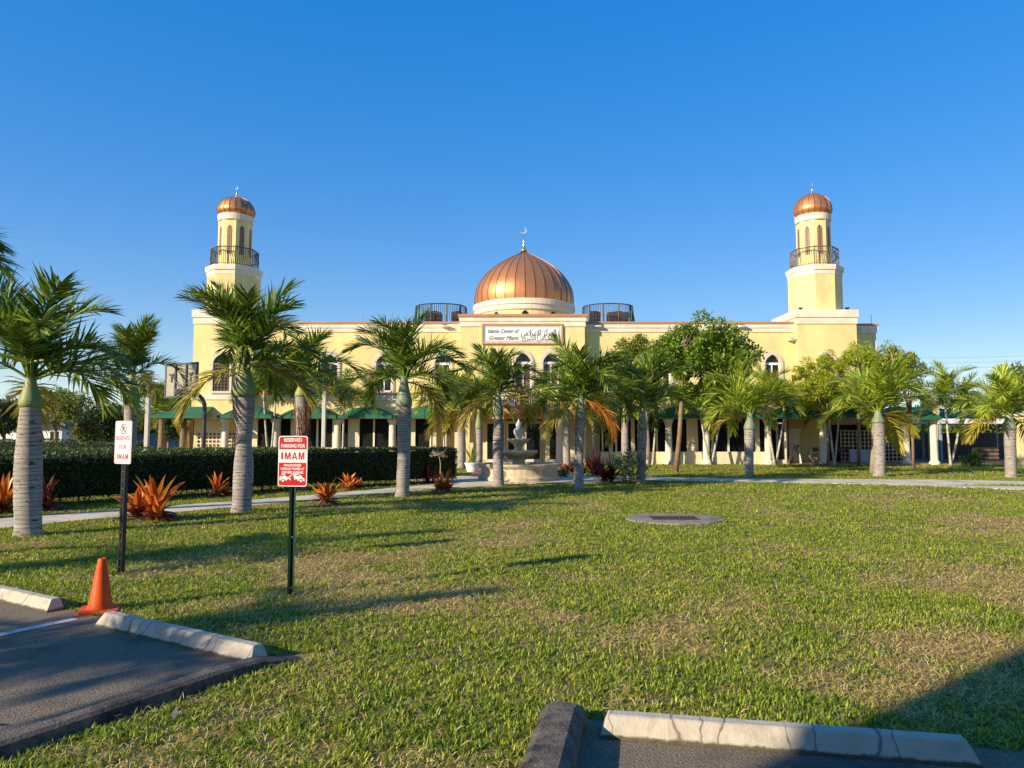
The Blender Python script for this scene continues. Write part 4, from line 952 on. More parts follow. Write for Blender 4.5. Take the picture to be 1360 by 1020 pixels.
bigpalm((1343, 634), 1340, 571, 549, 14, 15, 2.15, 'palm at the right edge beside the path fork', 21, nf=14, bright=True, yellow=3)
bigpalm((613, 622), 612, 566, 540, 11, 10, 2.5, 'small palm at the right end of the hedge, left of the fountain', 22, nf=12, yellow=2, bright=True)
bigpalm((636, 622), 636, 570, 542, 8, 9, 2.2, 'small palm beside the white flower pot and arcade column', 23, nf=11, yellow=1)
bigpalm((753, 620), 752, 566, 540, 10, 9, 2.1, 'knobbly trunked small palm just right of the entrance doors', 24, nf=11, yellow=1)
bigpalm((831, 620), 830, 560, 536, 10, 9, 2.2, 'small grey palm behind the variegated shrub', 25, nf=12, yellow=1)
# left of the picture: one shows frond tips, two unseen ones added for shade
palm(Vector((-11.4, 12.9, 0)), Vector((-11.25, 12.9, 0)), 4.0, 4.75, .4, .34, 2.0, 'taller palm out at the left edge, only its upper frond tips showing against the sky', 30, nf=14)
palm(Vector((-10.4, .4, 0)), Vector((-10.4, .4, 0)), 2.3, 3.0, .36, .3, 1.8, 'unseen palm added left of the car park so its crown shades the asphalt', 31, nf=10)
palm(Vector((-11.4, 4.9, 0)), Vector((-11.3, 4.9, 0)), 2.2, 2.8, .34, .28, 1.8, 'unseen palm added left of the car park to shade the lawn by the cone', 32, nf=9)
# shaggy fibre on the fourth palm
b4 = G(398, 651); rnd = random.Random(3); m = MB()
for k in range(70):
    a = rnd.uniform(-2.2, .9); z = rnd.uniform(1.6, 2.6); l = rnd.uniform(.25, .6); rr = .22
    p = Vector((rr * math.cos(a), rr * math.sin(a), z)); m.tube([p, p + Vector((math.cos(a) * .05, math.sin(a) * .05, -l * .5)), p + Vector((math.cos(a) * .03 + rnd.uniform(-.05, .05), math.sin(a) * .03, -l))], [.008, .012, .003], 4)
p4 = [q for q in bpy.data.objects if q.get('label', '').startswith('palm with shaggy')][0]
m.build('trunk_fibre', M('coir_fibre', (.24, .09, .04), .95, var=.3), p4)

# slim palms near the building, several stems from one foot
def slim(px, tops, label, seed, Y=38.2, L=2.0, bright=True, pyb=615):
    b = Vector((AX(px, Y, pyb), Y, 0)); rnd = random.Random(seed)
    e = empty('slim_palm', b, label, 'palm tree', 'slim palms along the front of the mosque')
    for i, (tx, ty) in enumerate(tops):
        t = A(tx, ty, Y) - b; m = MB(); lean = t.x; n = 12
        pts = []
        for k in range(n + 1):
            s = k / n; pts.append(Vector((lean * s ** .8, rnd.uniform(-.01, .01) + (i - .5) * .1, t.z * s)))
        m.tube(pts, [.066 - .02 * (k / n) + (.03 if k == 0 else 0) for k in range(n + 1)], 8); m.build('trunk', PALEB, e, smooth=True)
        q = pts[-1]; m = MB(); m.tube([q, q + Vector((0, 0, .25)), q + Vector((0, 0, .6))], [.06, .075, .04], 10); m.build('crownshaft', SHAFT, e, smooth=True)
        az = rnd.uniform(0, 360)
        for j in range(11):
            tt = (j + .5) / 11; idx = min(7, int(tt * 8)); me = (FMB if bright else FM)[idx * 2 + rnd.randint(0, 1)]; o = link('frond', me, e); k_ = L / 2 * rnd.uniform(.85, 1.1)
            o.location = q + Vector((0, 0, .55)); o.rotation_euler = (R(rnd.uniform(-8, 8)), 0, R(az + j * 137.5 + rnd.uniform(-15, 15))); o.scale = (k_, k_, k_)
PALEB = M('pale_palm_bark', (.50, .46, .38), .85, var=.2, scale=3, bump=.4, bscale=14, stretch=(1, 1, 6), stain=(.28, .24, .18), sscale=1)
slim(358, [(351, 533), (366, 527)], 'slim twin stemmed palm with white stems, left of the shaggy palm', 41, bright=False)
slim(455, [(457, 545)], 'single slim pale palm just right of the pale lamp post', 42, bright=False)
slim(592, [(588, 548)], 'single slim pale palm over the hedge near its right end', 43)
slim(789, [(787, 556)], 'single slim white palm beside the dead orange frond', 44)
slim(866, [(871, 552)], 'single slim palm at the left end of the low cream wall', 45)
slim(944, [(930, 553), (958, 548)], 'slim twin palm splayed in a V before the low cream wall', 46, L=1.5)
slim(1029, [(1017, 541), (1042, 553)], 'slim twin palm splayed before the porch column, next to the propped board', 47)
slim(1108, [(1100, 552), (1114, 563)], 'slim twin palm beside the porch steps under the right minaret', 48)
slim(1262, [(1255, 541), (1277, 558)], 'slim twin palm in front of the white carport roof', 49, Y=37.5)

# ------------------------------------------------------------------ broadleaf trees
def leafcloud(centers, rads, nper, size, seed, flat=.75):
    rg = np.random.default_rng(seed); C_ = np.repeat(np.array(centers), nper, 0); Rr = np.repeat(np.array(rads), nper)
    n = len(C_); d = rg.normal(size=(n, 3)); d /= np.linalg.norm(d, axis=1)[:, None]; rad_ = Rr * rg.uniform(.25, 1, n) ** .5
    P = C_ + d * rad_[:, None] * np.array([1, 1, flat])
    a = rg.normal(size=(n, 3)) + d * .5 + np.array([0, 0, -.3]); a /= np.linalg.norm(a, axis=1)[:, None]
    up = rg.normal(size=(n, 3)) * .6 + np.array([0, 0, 1.]); b_ = np.cross(a, up); b_ /= np.linalg.norm(b_, axis=1)[:, None] + 1e-9
    s = size * rg.uniform(.6, 1.25, n)[:, None]; w_ = s * .24
    V = np.stack([P, P + a * s * .5 + b_ * w_, P + a * s, P + a * s * .5 - b_ * w_], 1).reshape(-1, 3)
    F = np.arange(n * 4).reshape(n, 4); return V, F
def tree(base, crown_c, rx, rz, label, seed, mat, tr=.12, nclus=90, nper=110, leaf=.13, clus=.42, bark=None, group='trees around the mosque', limb=5, name='broadleaf_tree', zfork=.55):
    rnd = random.Random(seed); e = empty(name, base, label, 'tree', group); cc = Vector(crown_c) - base
    fork = Vector((cc.x * .25, cc.y * .25, (cc.z - rz) * zfork + .6)); m = MB()
    m.tube([Vector((0, 0, 0)), fork * .5 + Vector((.04, 0, 0)), fork], [tr * 1.25, tr, tr * .85], 10)
    cen = []; rads = []
    for k in range(limb):
        a = 2 * math.pi * k / limb + rnd.uniform(-.4, .4); tip = cc + Vector((math.cos(a) * rx * .55, math.sin(a) * rx * .55, rnd.uniform(-.25, .45) * rz)); mid = fork.lerp(tip, .5) + Vector((rnd.uniform(-.15, .15), rnd.uniform(-.15, .15), .12))
        m.tube([fork, mid, tip], [tr * .6, tr * .4, tr * .18], 6)
        for j in range(4):
            b_ = rnd.uniform(0, 6.3); t2 = tip + Vector((math.cos(b_) * rx * .42, math.sin(b_) * rx * .42, rnd.uniform(-.3, .5) * rz)); m.tube([mid.lerp(tip, rnd.uniform(.2, .9)), tip.lerp(t2, .5), t2], [tr * .25, tr * .16, tr * .06], 5); cen.append(t2)
    m.build('trunk', bark or BARKB, e, smooth=True)
    while len(cen) < nclus:
        d = Vector((rnd.gauss(0, 1), rnd.gauss(0, 1), rnd.gauss(0, 1))).normalized(); r_ = rnd.uniform(.35, 1) ** .6
        lob = 1 + .22 * math.sin(3 * math.atan2(d.y, d.x) + seed) + .18 * math.sin(5 * d.z + seed * 2)
        cen.append(cc + Vector((d.x * rx, d.y * rx, d.z * rz)) * r_ * lob * .92)
    rads = [clus * rnd.uniform(.6, 1.2) for _ in cen]
    V, F = leafcloud([tuple(c) for c in cen], rads, nper, leaf, seed); link('crown', npmesh('crown', V, [F], mat), e); return e
def ptree(pb, Y, c, rpx, rpz, *a, **k):
    b = Vector((AX(pb, Y, 600), Y, 0)); cc = A(c[0], c[1], Y); s = Y / F0; return tree(b, cc, rpx * s, rpz * s, *a, **k)
ptree(897, 31.3, (932, 482), 70, 60, 'large bushy green tree on a bare brown trunk, right of centre', 3, TREEL, tr=.10, nclus=130, nper=170, leaf=.19, clus=.45, zfork=.9)
ptree(862, 35, (848, 478), 30, 34, 'small yellowish green tree left of the large bushy one', 4, TREEYG, tr=.06, nclus=55, nper=110, leaf=.16, clus=.34)
ptree(1099, 36.5, (1098, 508), 42, 36, 'yellow leaved tree with thin dark trunk before the right minaret block', 5, TREEY, tr=.06, nclus=80, nper=150, leaf=.13, clus=.30)
ptree(1158, 30.5, (1172, 492), 44, 36, 'yellow green tree with a ring marked trunk behind the stout pale palm', 6, TREEY, tr=.11, nclus=80, nper=130, leaf=.13, clus=.28, bark=M('ringed_bark', (.34, .28, .2), .9, var=.5, scale=5, stretch=(1, 1, 8), bump=.5))
ptree(1140, 37, (1143, 472), 22, 20, 'yellow tree top poking above the others against the minaret block', 7, TREEY, tr=.08, nclus=30, nper=90, leaf=.11, clus=.30, zfork=.9)
ptree(1212, 34, (1206, 497), 24, 32, 'sparse olive green tree beside the sky at the right corner of the mosque', 8, TREEO, tr=.06, nclus=34, nper=70, leaf=.12, clus=.28)
# background left
ptree(72, 48, (78, 537), 36, 24, 'airy pale green tree with two stems behind the hedges on the left', 9, TREEO, tr=.10, nclus=90, nper=90, leaf=.20, clus=.55)
ptree(132, 60, (140, 560), 36, 26, 'dense dark tree behind the white parking sign', 10, TREED, tr=.15, nclus=110, nper=110, leaf=.28, clus=.75)
ptree(6, 62, (2, 556), 26, 22, 'dark tree at the far left beyond the white house', 14, TREED, tr=.15, nclus=80, nper=90, leaf=.28, clus=.7)
ptree(116, 50, (116, 574), 10, 12, 'low feathery green tree near the blue fence', 15, TREEO, tr=.1, nclus=60, nper=80, leaf=.24, clus=.5)
ptree(188, 75, (186, 566), 26, 20, 'distant dark tree behind the pale lamp post on the left', 16, TREED, tr=.15, nclus=90, nper=90, leaf=.35, clus=.9)
ptree(222, 58, (228, 562), 30, 22, 'leafy dark tree under the basketball board', 17, TREED, tr=.12, nclus=100, nper=90, leaf=.28, clus=.7)
for px, py, rx_, rz_, Y, lb_, mt in ((1310, 556, 26, 20, 70, 'olive tree behind the carport at right', TREEO), (1352, 520, 26, 30, 46, 'green tree top behind the rightmost palm', TREEO), (1276, 570, 24, 14, 85, 'distant green tree beyond the carport posts', TREEL), (1221, 580, 28, 20, 78, 'bright green tree seen through the porch end', TREEL)):
    ptree(px, Y, (px, py), rx_, rz_, lb_, px, mt, tr=.15, nclus=90, nper=90, leaf=.006 * Y, clus=.012 * Y)
# far left palms beyond the court
for px, pt, Y, lb_, s in ((214, 545, 44, 'tall thin palm behind the basketball board at its left', 51), (243, 540, 40, 'palm with a rough brown trunk under the basketball board', 52), (252, 528, 46, 'shaggy palm between board and mosque corner', 53)):
    b = Vector((AX(px, Y, 590), Y, 0)); t = A(px, pt, Y)
    palm(b, Vector((b.x, Y, 0)), t.z - .5, t.z, .42, .3, 2.2, lb_, s, nf=13, group='palms beyond the court', yellow=2, bark=BARKB, bright=(s == 53))
# woods on the horizon: one far mass nobody could count
rg = np.random.default_rng(77); cen = []; rads = []
for k in range(420):
    x = rg.uniform(-190, 190); y = 150 + rg.uniform(0, 22); h = 3.5 + 3 * abs(math.sin(x * .05)) + rg.uniform(0, 1.5)
    for q in range(3): cen.append((x + rg.uniform(-2, 2), y, rg.uniform(.2, h))); rads.append(rg.uniform(1.2, 2.4))
V, F = leafcloud(cen, rads, 60, .8, 78); o = link('far_wood', npmesh('far_wood', V, [F], TREED)); tag(o, 'distant dark line of trees along the horizon', 'wood', kind='stuff')
o = MB().box(-190, 190, 176, 178, 0, 4.5).build('far_hills', TREED); tag(o, kind='structure')

# ------------------------------------------------------------------ hedges
def hedge(pts, w_, h, label, seed, dens=900, leaf=.05, name='hedge'):
    """pts: front line on the ground, left to right"""
    rg = np.random.default_rng(seed); b = Vector((pts[0][0], pts[0][1], 0)); e = empty(name, b, label, 'hedge', 'clipped hedges'); m = MB(); P = []; N_ = []
    for (x0, y0), (x1, y1) in zip(pts[:-1], pts[1:]):
        a, c = np.array([x0, y0]), np.array([x1, y1]); L = np.linalg.norm(c - a); t = (c - a) / L; nrm = np.array([-t[1], t[0]])
        q = [a + nrm * .1, c + nrm * .1, c + nrm * (w_ - .1), a + nrm * (w_ - .1)]; m.slab([(p[0] - b.x, p[1] - b.y) for p in q], .18, h - .07)
        def face(n, org, ev, fv, no):
            k = rg.uniform(size=(n, 2)); Q = org + k[:, :1] * ev + k[:, 1:] * fv; P.append(Q); N_.append(np.tile(no, (n, 1)))
        z = np.array([0, 0, 1.]); A3 = np.array([a[0] - b.x, a[1] - b.y, 0]); T3 = np.array([t[0], t[1], 0]) * L; W3 = np.array([nrm[0], nrm[1], 0])
        face(int(L * (h - .1) * dens), A3 + z * .12, T3, z * (h - .12), -W3); face(int(L * w_ * dens * .7), A3 + z * h, T3, W3 * w_, z)
        face(int(w_ * h * dens), A3 + z * .12, W3 * w_, z * (h - .12), -T3 / L); face(int(w_ * h * dens), A3 + T3 + z * .12, W3 * w_, z * (h - .12), T3 / L)
        face(int(L * (h - .1) * dens * .4), A3 + W3 * w_ + z * .12, T3, z * (h - .12), W3)
        # thin stems showing under the foot
        for k in range(int(L * 5)):
            s = rg.uniform(0, 1); p = A3 + T3 * s + W3 * rg.uniform(.2, w_ * .6); m.tube([p, p + np.array([rg.uniform(-.08, .08), rg.uniform(-.05, .05), .3])], .012, 4)
    P = np.concatenate(P); N_ = np.concatenate(N_); n = len(P)
    jit = (np.sin(P[:, 0] * 5 + P[:, 2] * 7) + np.sin(P[:, 1] * 6 + 1.3) + np.sin(P[:, 0] * 1.7)) * .018 + rg.normal(size=n) * .03
    P = P + N_ * jit[:, None]
    a = rg.normal(size=(n, 3)) + N_ * .9 + np.array([0, 0, .3]); a /= np.linalg.norm(a, axis=1)[:, None]; b2_ = np.cross(a, rg.normal(size=(n, 3))); b2_ /= np.linalg.norm(b2_, axis=1)[:, None]
    s = leaf * rg.uniform(.6, 1.3, n)[:, None]; V = np.stack([P, P + a * s * .5 + b2_ * s * .3, P + a * s, P + a * s * .5 - b2_ * s * .3], 1).reshape(-1, 3)
    m.build('stems', M('hedge_core', (.012, .016, .008), .9), e); link('leaves', npmesh('leaves', V, [np.arange(n * 4).reshape(n, 4)], HEDGE), e)
hp = [G(x, y) for x, y in ((-200, 693), (0, 678), (300, 657), (607, 641))]
hedge([(p.x, p.y) for p in hp], 1.1, 1.13, 'long dark clipped hedge behind the path on the left', 1, dens=1300, leaf=.06)
hedge([(-21, 30), (-8.6, 32)], .9, 1.0, 'second clipped hedge between the long hedge and the court', 2, dens=500, leaf=.07)
hedge([(-45, 44), (-27, 44)], 1.0, 1.28, 'far hedge at the left edge before the white house', 3, dens=250, leaf=.10)
hedge([(-26, 40), (-21, 40)], 1.0, 1.15, 'far short hedge right of the white sign, near the blue fence', 4, dens=300, leaf=.09)

# ------------------------------------------------------------------ bromeliads and shrubs
def rosette(m, c, n, L, w_, seed, up=(25, 80), curl=70, cup=True):
    rnd = random.Random(seed)
    for k in range(n):
        a = k * 2.4 + rnd.uniform(-.3, .3); t0 = R(rnd.uniform(*up)); l = L * rnd.uniform(.65, 1.1); p = Vector(c); ns = 6; vs = []; S = Vector((-math.sin(a), math.cos(a), 0)); cu = R(curl * rnd.uniform(.5, 1.3)) * (1.2 - t0 / R(95))
        tws = rnd.uniform(-.5, .5)
        for j in range(ns + 1):
            s = j / ns; th = t0 - cu * s ** 1.6; d = Vector((math.cos(a) * math.cos(th), math.sin(a) * math.cos(th), math.sin(th))); nn = S.cross(d)
            ww = w_ * (.8 + .4 * math.sin(math.pi * s)) * (1 - s ** 5) * .5; S2 = (S + nn * tws * s).normalized()
            vs += [p - S2 * ww + nn * -ww * .4, p + Vector((0, 0, 0)), p + S2 * ww + nn * -ww * .4]; p = p + d * l / ns
        m.add(vs, [(3 * j + q, 3 * j + q + 1, 3 * j + q + 4, 3 * j + q + 3) for j in range(ns) for q in (0, 1)])
BG = 'orange bromeliads along the path'; SOIL = M('brown_mulch', (.10, .07, .045), .95, var=.5, scale=30, bump=1, bscale=40)
def brom(px, py, h, label, seed, n=16, heads=3, mats=None, name='bromeliad', grp=BG, cat='bromeliad', spread=.3, w_=.07, up=(25, 80), dry=True):
    b = G(px, py); rnd = random.Random(seed); e = empty(name, b, label, cat, grp); mats = mats or (BROM, BROMR)
    mi, mo = MB(), MB()
    for k in range(heads):
        a = rnd.uniform(0, 6.3); r_ = 0 if k == 0 else spread * rnd.uniform(.5, 1.1); c = (r_ * math.cos(a), r_ * math.sin(a), .05); s = 1 if k == 0 else rnd.uniform(.5, .85)
        rosette(mi, c, int(n * s), h * 1.05 * s, w_, seed + k, (up[0] + 22, up[1] + 5), 45); rosette(mo, c, int(n * s), h * .8 * s, w_ * .9, seed + k + 40, (up[0] - 15, up[0] + 35), 90)
    ms = MB(); ms.slab([((spread + h * .42) * rnd.uniform(.75, 1.1) * math.cos(k * .45), (spread + h * .3) * rnd.uniform(.7, 1.05) * math.sin(k * .45)) for k in range(14)], .002, .018); ms.build('soil', SOIL, e)
    mi.build('inner_leaves', mats[0], e); mo.build('outer_leaves', mats[1], e)
    if dry:
        m = MB(); rosette(m, (0, 0, .1), 14, h * .45, .05, seed + 99, (-20, 25), 60); m.build('dry_leaves', BROMD, e)
    return e
brom(205, 691, .82, 'large orange bromeliad clump between the white sign and the tall scarred palm', 1, heads=4, n=18, spread=.42, w_=.12)
brom(58, 679, .8, 'reddish bromeliad half hidden behind the stout palm at left', 2, heads=2, mats=(BROMR, BROMR), w_=.07, up=(30, 75))
brom(3, 683, .75, 'orange bromeliad cut by the left edge of the picture', 3, heads=2, w_=.10)
brom(287, 661, .60, 'small orange bromeliad just left of the tall scarred palm', 4, heads=2, w_=.09)
brom(433, 671, .62, 'orange bromeliad with dry roots, right of the red sign', 5, heads=1, n=14, w_=.10)
brom(463, 651, .48, 'low orange bromeliad across the path from the red sign', 6, heads=3, w_=.09)
brom(589, 655, .62, 'orange red bromeliad clump on a woody base left of the fountain', 7, heads=3, spread=.25, w_=.08)
brom(568, 643, .75, 'dark spiky bromeliad against the hedge end', 8, heads=2, mats=(CORDY, CORDY), w_=.05, dry=False)
DG = 'dark red plants right of the fountain'
brom(752, 630, .55, 'pinkish red cordyline low beside the fountain basin', 9, heads=3, mats=(BROMR, CORDY), w_=.06, grp=DG, cat='shrub', name='cordyline', dry=False)
brom(788, 632, 1.05, 'tall dark red cordyline mass right of the orange frond palm', 10, heads=5, mats=(CORDY, CORDY), w_=.08, grp=DG, cat='shrub', name='cordyline', spread=.5, dry=False)
brom(812, 642, 1.0, 'dark spiky red plant beside the variegated shrub', 11, heads=4, mats=(CORDY, CORDY), w_=.05, grp=DG, cat='shrub', name='cordyline', dry=False, spread=.25)
# dry seed head rising from the hedge end
b = G(584, 645); e = empty('dry_flower_head', b, 'withered brown branching flower head at the hedge end', 'plant'); m = MB(); rnd = random.Random(8)
m.tube([(0, 0, 0), (.02, 0, .7), (-.05, 0, 1.05)], [.02, .015, .01], 5)
for k in range(46):
    d = Vector((rnd.gauss(0, 1), rnd.gauss(0, 1), rnd.uniform(-.3, 1))).normalized(); p = Vector((-.05, 0, .95)); q = p + d * rnd.uniform(.12, .3); m.tube([p, q, q + Vector((rnd.uniform(-.08, .08), rnd.uniform(-.08, .08), -.04))], [.006, .010, .007], 4)
m.build('seed_stalk', BROMD, e)
def bush(p, r_, h, label, seed, mat, cat='shrub', name='shrub', nper=60, leaf=.09, n=26):
    rnd = random.Random(seed); e = empty(name, p, label, cat); cen = []
    for k in range(n):
        a = rnd.uniform(0, 6.3); q = rnd.uniform(0, 1) ** .5; cen.append((r_ * q * math.cos(a), r_ * q * math.sin(a), h * rnd.uniform(.15, .95 - .2 * q)))
    V, F = leafcloud(cen, [.17] * n, nper, leaf, seed, 1); link('leaves', npmesh('leaves', V, [F], mat), e); m = MB()
    for c in cen[:10]: m.tube([(c[0] * .1, c[1] * .1, 0), (c[0] * .6, c[1] * .6, c[2] * .6), c], [.015, .01, .006], 4)
    m.build('stems', BARKB, e); return e
bush(G(836, 643), .48, 1.15, 'variegated green and cream shrub left of the bluish palm', 3, VARI)
bush(G(745, 634), .2, .3, 'tuft of green leaves at the fountain foot', 4, VARI, n=8)
# potted plants
def pot(p, r_, h, mat, label, seed, lm, pl=.5):
    e = empty('potted_plant', p, label, 'potted plant'); m = MB(); m.lathe([(r_ * .6, 0), (r_ * .75, h * .1), (r_ * .9, h * .6), (r_ * 1.1, h * .92), (r_ * 1.1, h), (r_ * .95, h), (r_ * .9, h * .9)], 20); m.build('pot', mat, e)
    m = MB(); rosette(m, (0, 0, h * .9), 30, pl, .05, seed, (15, 85), 80); m.build('leaves', lm, e)
pp = Vector((AX(627, 31, 620), 31, 0)); pot(pp, .3, .42, WHITE, 'leafy palm in a white pot left of the entrance', 2, FRB, 1.0)
pp = Vector((AX(1291, 37, 610), 37, .0)); e = bush(pp, .5, .85, 'round green bush in a dark pot by the carport', 9, TREEL, nper=90); MB().lathe([(.3, 0), (.36, .3), (.38, .34)], 16).build('pot', IRON, e)

# ------------------------------------------------------------------ lamp posts, hoop, court side
def lamp(px, py, Y, label, wpx, heads=True):
    t = A(px, py, Y); e = empty('lamp_post', (t.x, Y, 0), label, 'lamp post', 'square lamp posts'); w_ = wpx * Y / F0 / 2
    MB().slab([(-w_, -w_), (w_, -w_), (w_, w_), (-w_, w_)], 0, t.z).build('post', CONCP, e, bevel=.02)
    if heads:
        m = MB(); m.obox((-.12, 0, t.z + .10), (.62, .34, .12), ry=R(-14)); m.box(-.04, .04, -.04, .04, t.z - .05, t.z + .08); m.build('lamp_head', PLAST, e, bevel=.02)
        MB().obox((-.14, -.0, t.z + .035), (.5, .26, .01), ry=R(-14)).build('lens', WHITE, e)
CONCP = M('pale_concrete_post', (.56, .52, .43), .85, var=.08, scale=2, bump=.2)
lamp(198, 499, 36, 'tall pale lamp post left of the basketball board', 5.2)
lamp(431, 520, 30, 'pale square post in front of the awnings, right of the shaggy palm', 5.0, heads=False)
HY = 23.5; pb_ = A(272, 540, HY); hp_ = empty('basketball_hoop', (pb_.x, HY, 0), 'basketball backboard seen from behind on a gooseneck pole', 'basketball hoop')
bc = A(240, 505, HY + .3); bc = Vector((bc.x - pb_.x, .35, bc.z)); s = HY / F0
# pole with the bend running to the board
zt_ = A(245, 521, HY).z; GM = M('grey_pole', (.10, .11, .12), .45, .4, var=.15)
pts = [(0, 0, 0), (0, 0, zt_ - .55)] + [(-.5 * (1 - math.cos(a)), .0, zt_ - .5 + .5 * math.sin(a)) for a in [R(q) for q in (15, 35, 55, 75, 90)]] + [(-.8, .1, zt_)]
MB().tube(pts, .065, 12).build('pole', GM, hp_, smooth=True)
az_ = R(-32); bw, bh = 1.72, 44 * s
brd = MB(); brd.box(-bw / 2, bw / 2, -.015, .015, -bh / 2, bh / 2); bo = brd.build('backboard', M('smoky_board', (.36, .32, .24), .35, var=.08, scale=2), hp_); bo.location = (bc.x, bc.y, bc.z); bo.rotation_euler = (0, 0, az_)
m = MB(); t = .035
m.box(-bw / 2 - .03, bw / 2 + .03, -.035, .03, -bh / 2 - .03, -bh / 2 + t); m.box(-bw / 2 - .03, bw / 2 + .03, -.035, .03, bh / 2 - t, bh / 2 + .03)
for x in (-bw / 2, bw / 2): m.box(x - .03, x + .03, -.034, .029, -bh / 2 + t, bh / 2 - t)
for x in (-.27, .33): m.box(x - .03, x + .03, -.07, -.016, -bh / 2 + t, bh / 2 - t)
m.box(-.24, .3, -.075, -.0165, -bh / 2 + .08, -bh / 2 + .26)
for x in (-.5, .55): m.box(x - .13, x + .13, -.06, -.018, .18, .24); m.box(x - .02, x + .02, -.05, -.018, -.05, .2)
m.tube([(-.5, -.05, .2), (.1, -.12, -bh / 2 + .3)], .018, 6); m.build('board_frame', GM, bo)
m = MB(); n = 24; m.tube([(.23 * math.cos(2 * math.pi * k / n), .3 + .23 * math.sin(2 * math.pi * k / n), -bh / 2 + .15) for k in range(n + 1)], .01, 5); m.box(-.06, .06, .015, .08, -bh / 2 + .1, -bh / 2 + .2); m.build('rim', ORG, bo)
# wooden seesaw frame glimpsed below the board
# blue fence, white house and dark vehicle far left
b = A(196, 585, 62); o = MB().box(b.x - 2.6, b.x + 3.2, 61.9, 62, 0, 1.75); BL = M('blue_fence_sheet', (.10, .20, .34), .6, var=.1, stretch=(20, 1, 1))
e = empty('blue_fence', (b.x, 62, 0), 'pale blue fence panel beyond the hedge near the lamp post', 'fence'); m = MB(); m.box(-3.4, 3.4, -.03, .03, 0, 1.75); m.build('panel', BL, e)
for x in (-3.3, -1.1, 1.1, 3.3): MB().box(x - .05, x + .05, -.07, -.031, 0, 1.85).build('fence_post', BL, e)
def house(x0, x1, Y, wall_h, ridge_h, label, wins, gables):
    e = empty('house', ((x0 + x1) / 2, Y, 0), label, 'house', 'white houses beyond the hedge'); hw = (x1 - x0) / 2; D = 9
    MB().box(-hw, hw, 0, D, 0, wall_h).build('wall', M('white_stucco', (.74, .72, .68), .8, var=.04), e); RM = M('dark_shingles', (.06, .065, .08), .85, var=.3, scale=8)
    ov = .6; m = MB(); V_ = [(-hw - ov, -ov, wall_h), (hw + ov, -ov, wall_h), (hw + ov, D + ov, wall_h), (-hw - ov, D + ov, wall_h), (-hw + 3, D / 2, ridge_h), (hw - 3, D / 2, ridge_h)]
    m.add(V_, [(0, 1, 5, 4), (1, 2, 5), (2, 3, 4, 5), (3, 0, 4), (0, 3, 2, 1)]); m.box(-hw - ov, hw + ov, -ov - .02, -ov + .03, wall_h - .16, wall_h + .02); m.build('roof', RM, e)
    for gx in gables:
        m = MB(); m.box(gx - 2.4, gx + 2.4, -2.2, .1, 0, wall_h - .05); g = m.build('porch_wall', bpy.data.materials['white_stucco'], e)
        m = MB(); m.add([(gx - 2.9, -2.6, wall_h - .06), (gx + 2.9, -2.6, wall_h - .06), (gx, -2.6, wall_h + 1.25), (gx - 2.9, D / 2, wall_h - .06), (gx + 2.9, D / 2, wall_h - .06), (gx, D / 2, wall_h + 1.25)], [(0, 2, 5, 3), (1, 4, 5, 2), (0, 1, 2)]); m.build('gable_roof', RM, e)
    for wx, ww in wins:
        y = -.0 if all(abs(wx - g_) > 2.6 for g_ in gables) else -2.2
        wn = MB().box(wx - ww - .1, wx + ww + .1, y - .04, y - .002, .95, 2.15).build('window', WHITE, e); MB().box(wx - ww, wx + ww, y - .06, y - .045, 1.05, 2.05).build('pane', GLASS, wn)
        MB().box(wx - .04, wx + .04, y - .08, y - .062, 1.05, 2.05).build('mullion', WHITE, wn)
Yh = 84
house(AX(-60, Yh), AX(58, Yh), Yh, 2.7, 3.9, 'long low white house with dark roof at the left edge', [(-3, .5), (2.8, .7)], [])
house(AX(50, Yh + 1), AX(124, Yh + 1), Yh + 1, 2.4, 3.7, 'white house with a dark gabled roof behind the airy tree', [(2.2, .5), (.2, .5)], [-1.4])
# right side: carport, yellow building, shed things
b0 = Vector((AX(1246, 44), 44, 0)); e = empty('carport', b0, 'flat white roofed carport on grey posts beyond the mosque corner', 'carport')
W_ = AX(1420, 44) - b0.x; zt_ = AZ(556, 44)
MB().box(0, W_, -.1, 4.5, zt_ - .32, zt_).build('roof', WHITE, e, bevel=.03)
for k in range(7):
    x = .15 + k * (3.2 if k > 3 else .75); x = (.15, .75, 1.4, 2.1, 5.0, 8.0, W_ - .3)[k]; MB().box(x - .06, x + .06, 0 if k in (0, 4, 5, 6) else 4.1, .12 if k in (0, 4, 5, 6) else 4.22, 0, zt_ - .32).build('post', M('post_blue_grey', (.30, .36, .44), .6) if k == 0 else bpy.data.materials['post_blue_grey'], e)
e2 = empty('board_fence', (b0.x + W_ / 2, 49.3, 0), 'grey board fence at the back of the carport', 'fence'); m = MB()
for k in range(60): x = -W_ / 2 + k * W_ / 60; m.box(x, x + W_ / 60 * .9, 0, .03, 0, 1.75 + .02 * (k % 2))
m.build('boards', M('grey_brown_boards', (.16, .13, .10), .85, var=.2), e2); MB().box(-W_ / 2, W_ / 2, .035, .08, 1.4, 1.5).build('rail', M('board_rail', (.14, .11, .08), .85), e2)
yb = Vector((AX(1352, 36), 36, 0)); e = empty('annex_building', yb, 'small yellow stucco building at the right edge behind the last palm', 'building')
hh = AZ(549, 36); MB().box(0, 9, 0, .9, 0, hh).build('wall', YEL, e); MB().box(-.08, 9.1, -.08, .98, hh - .12, hh + .06).build('roof_edge', CRM, e); MB().box(-.03, 9, -.03, 0, .45, .55).build('band', CRM, e)
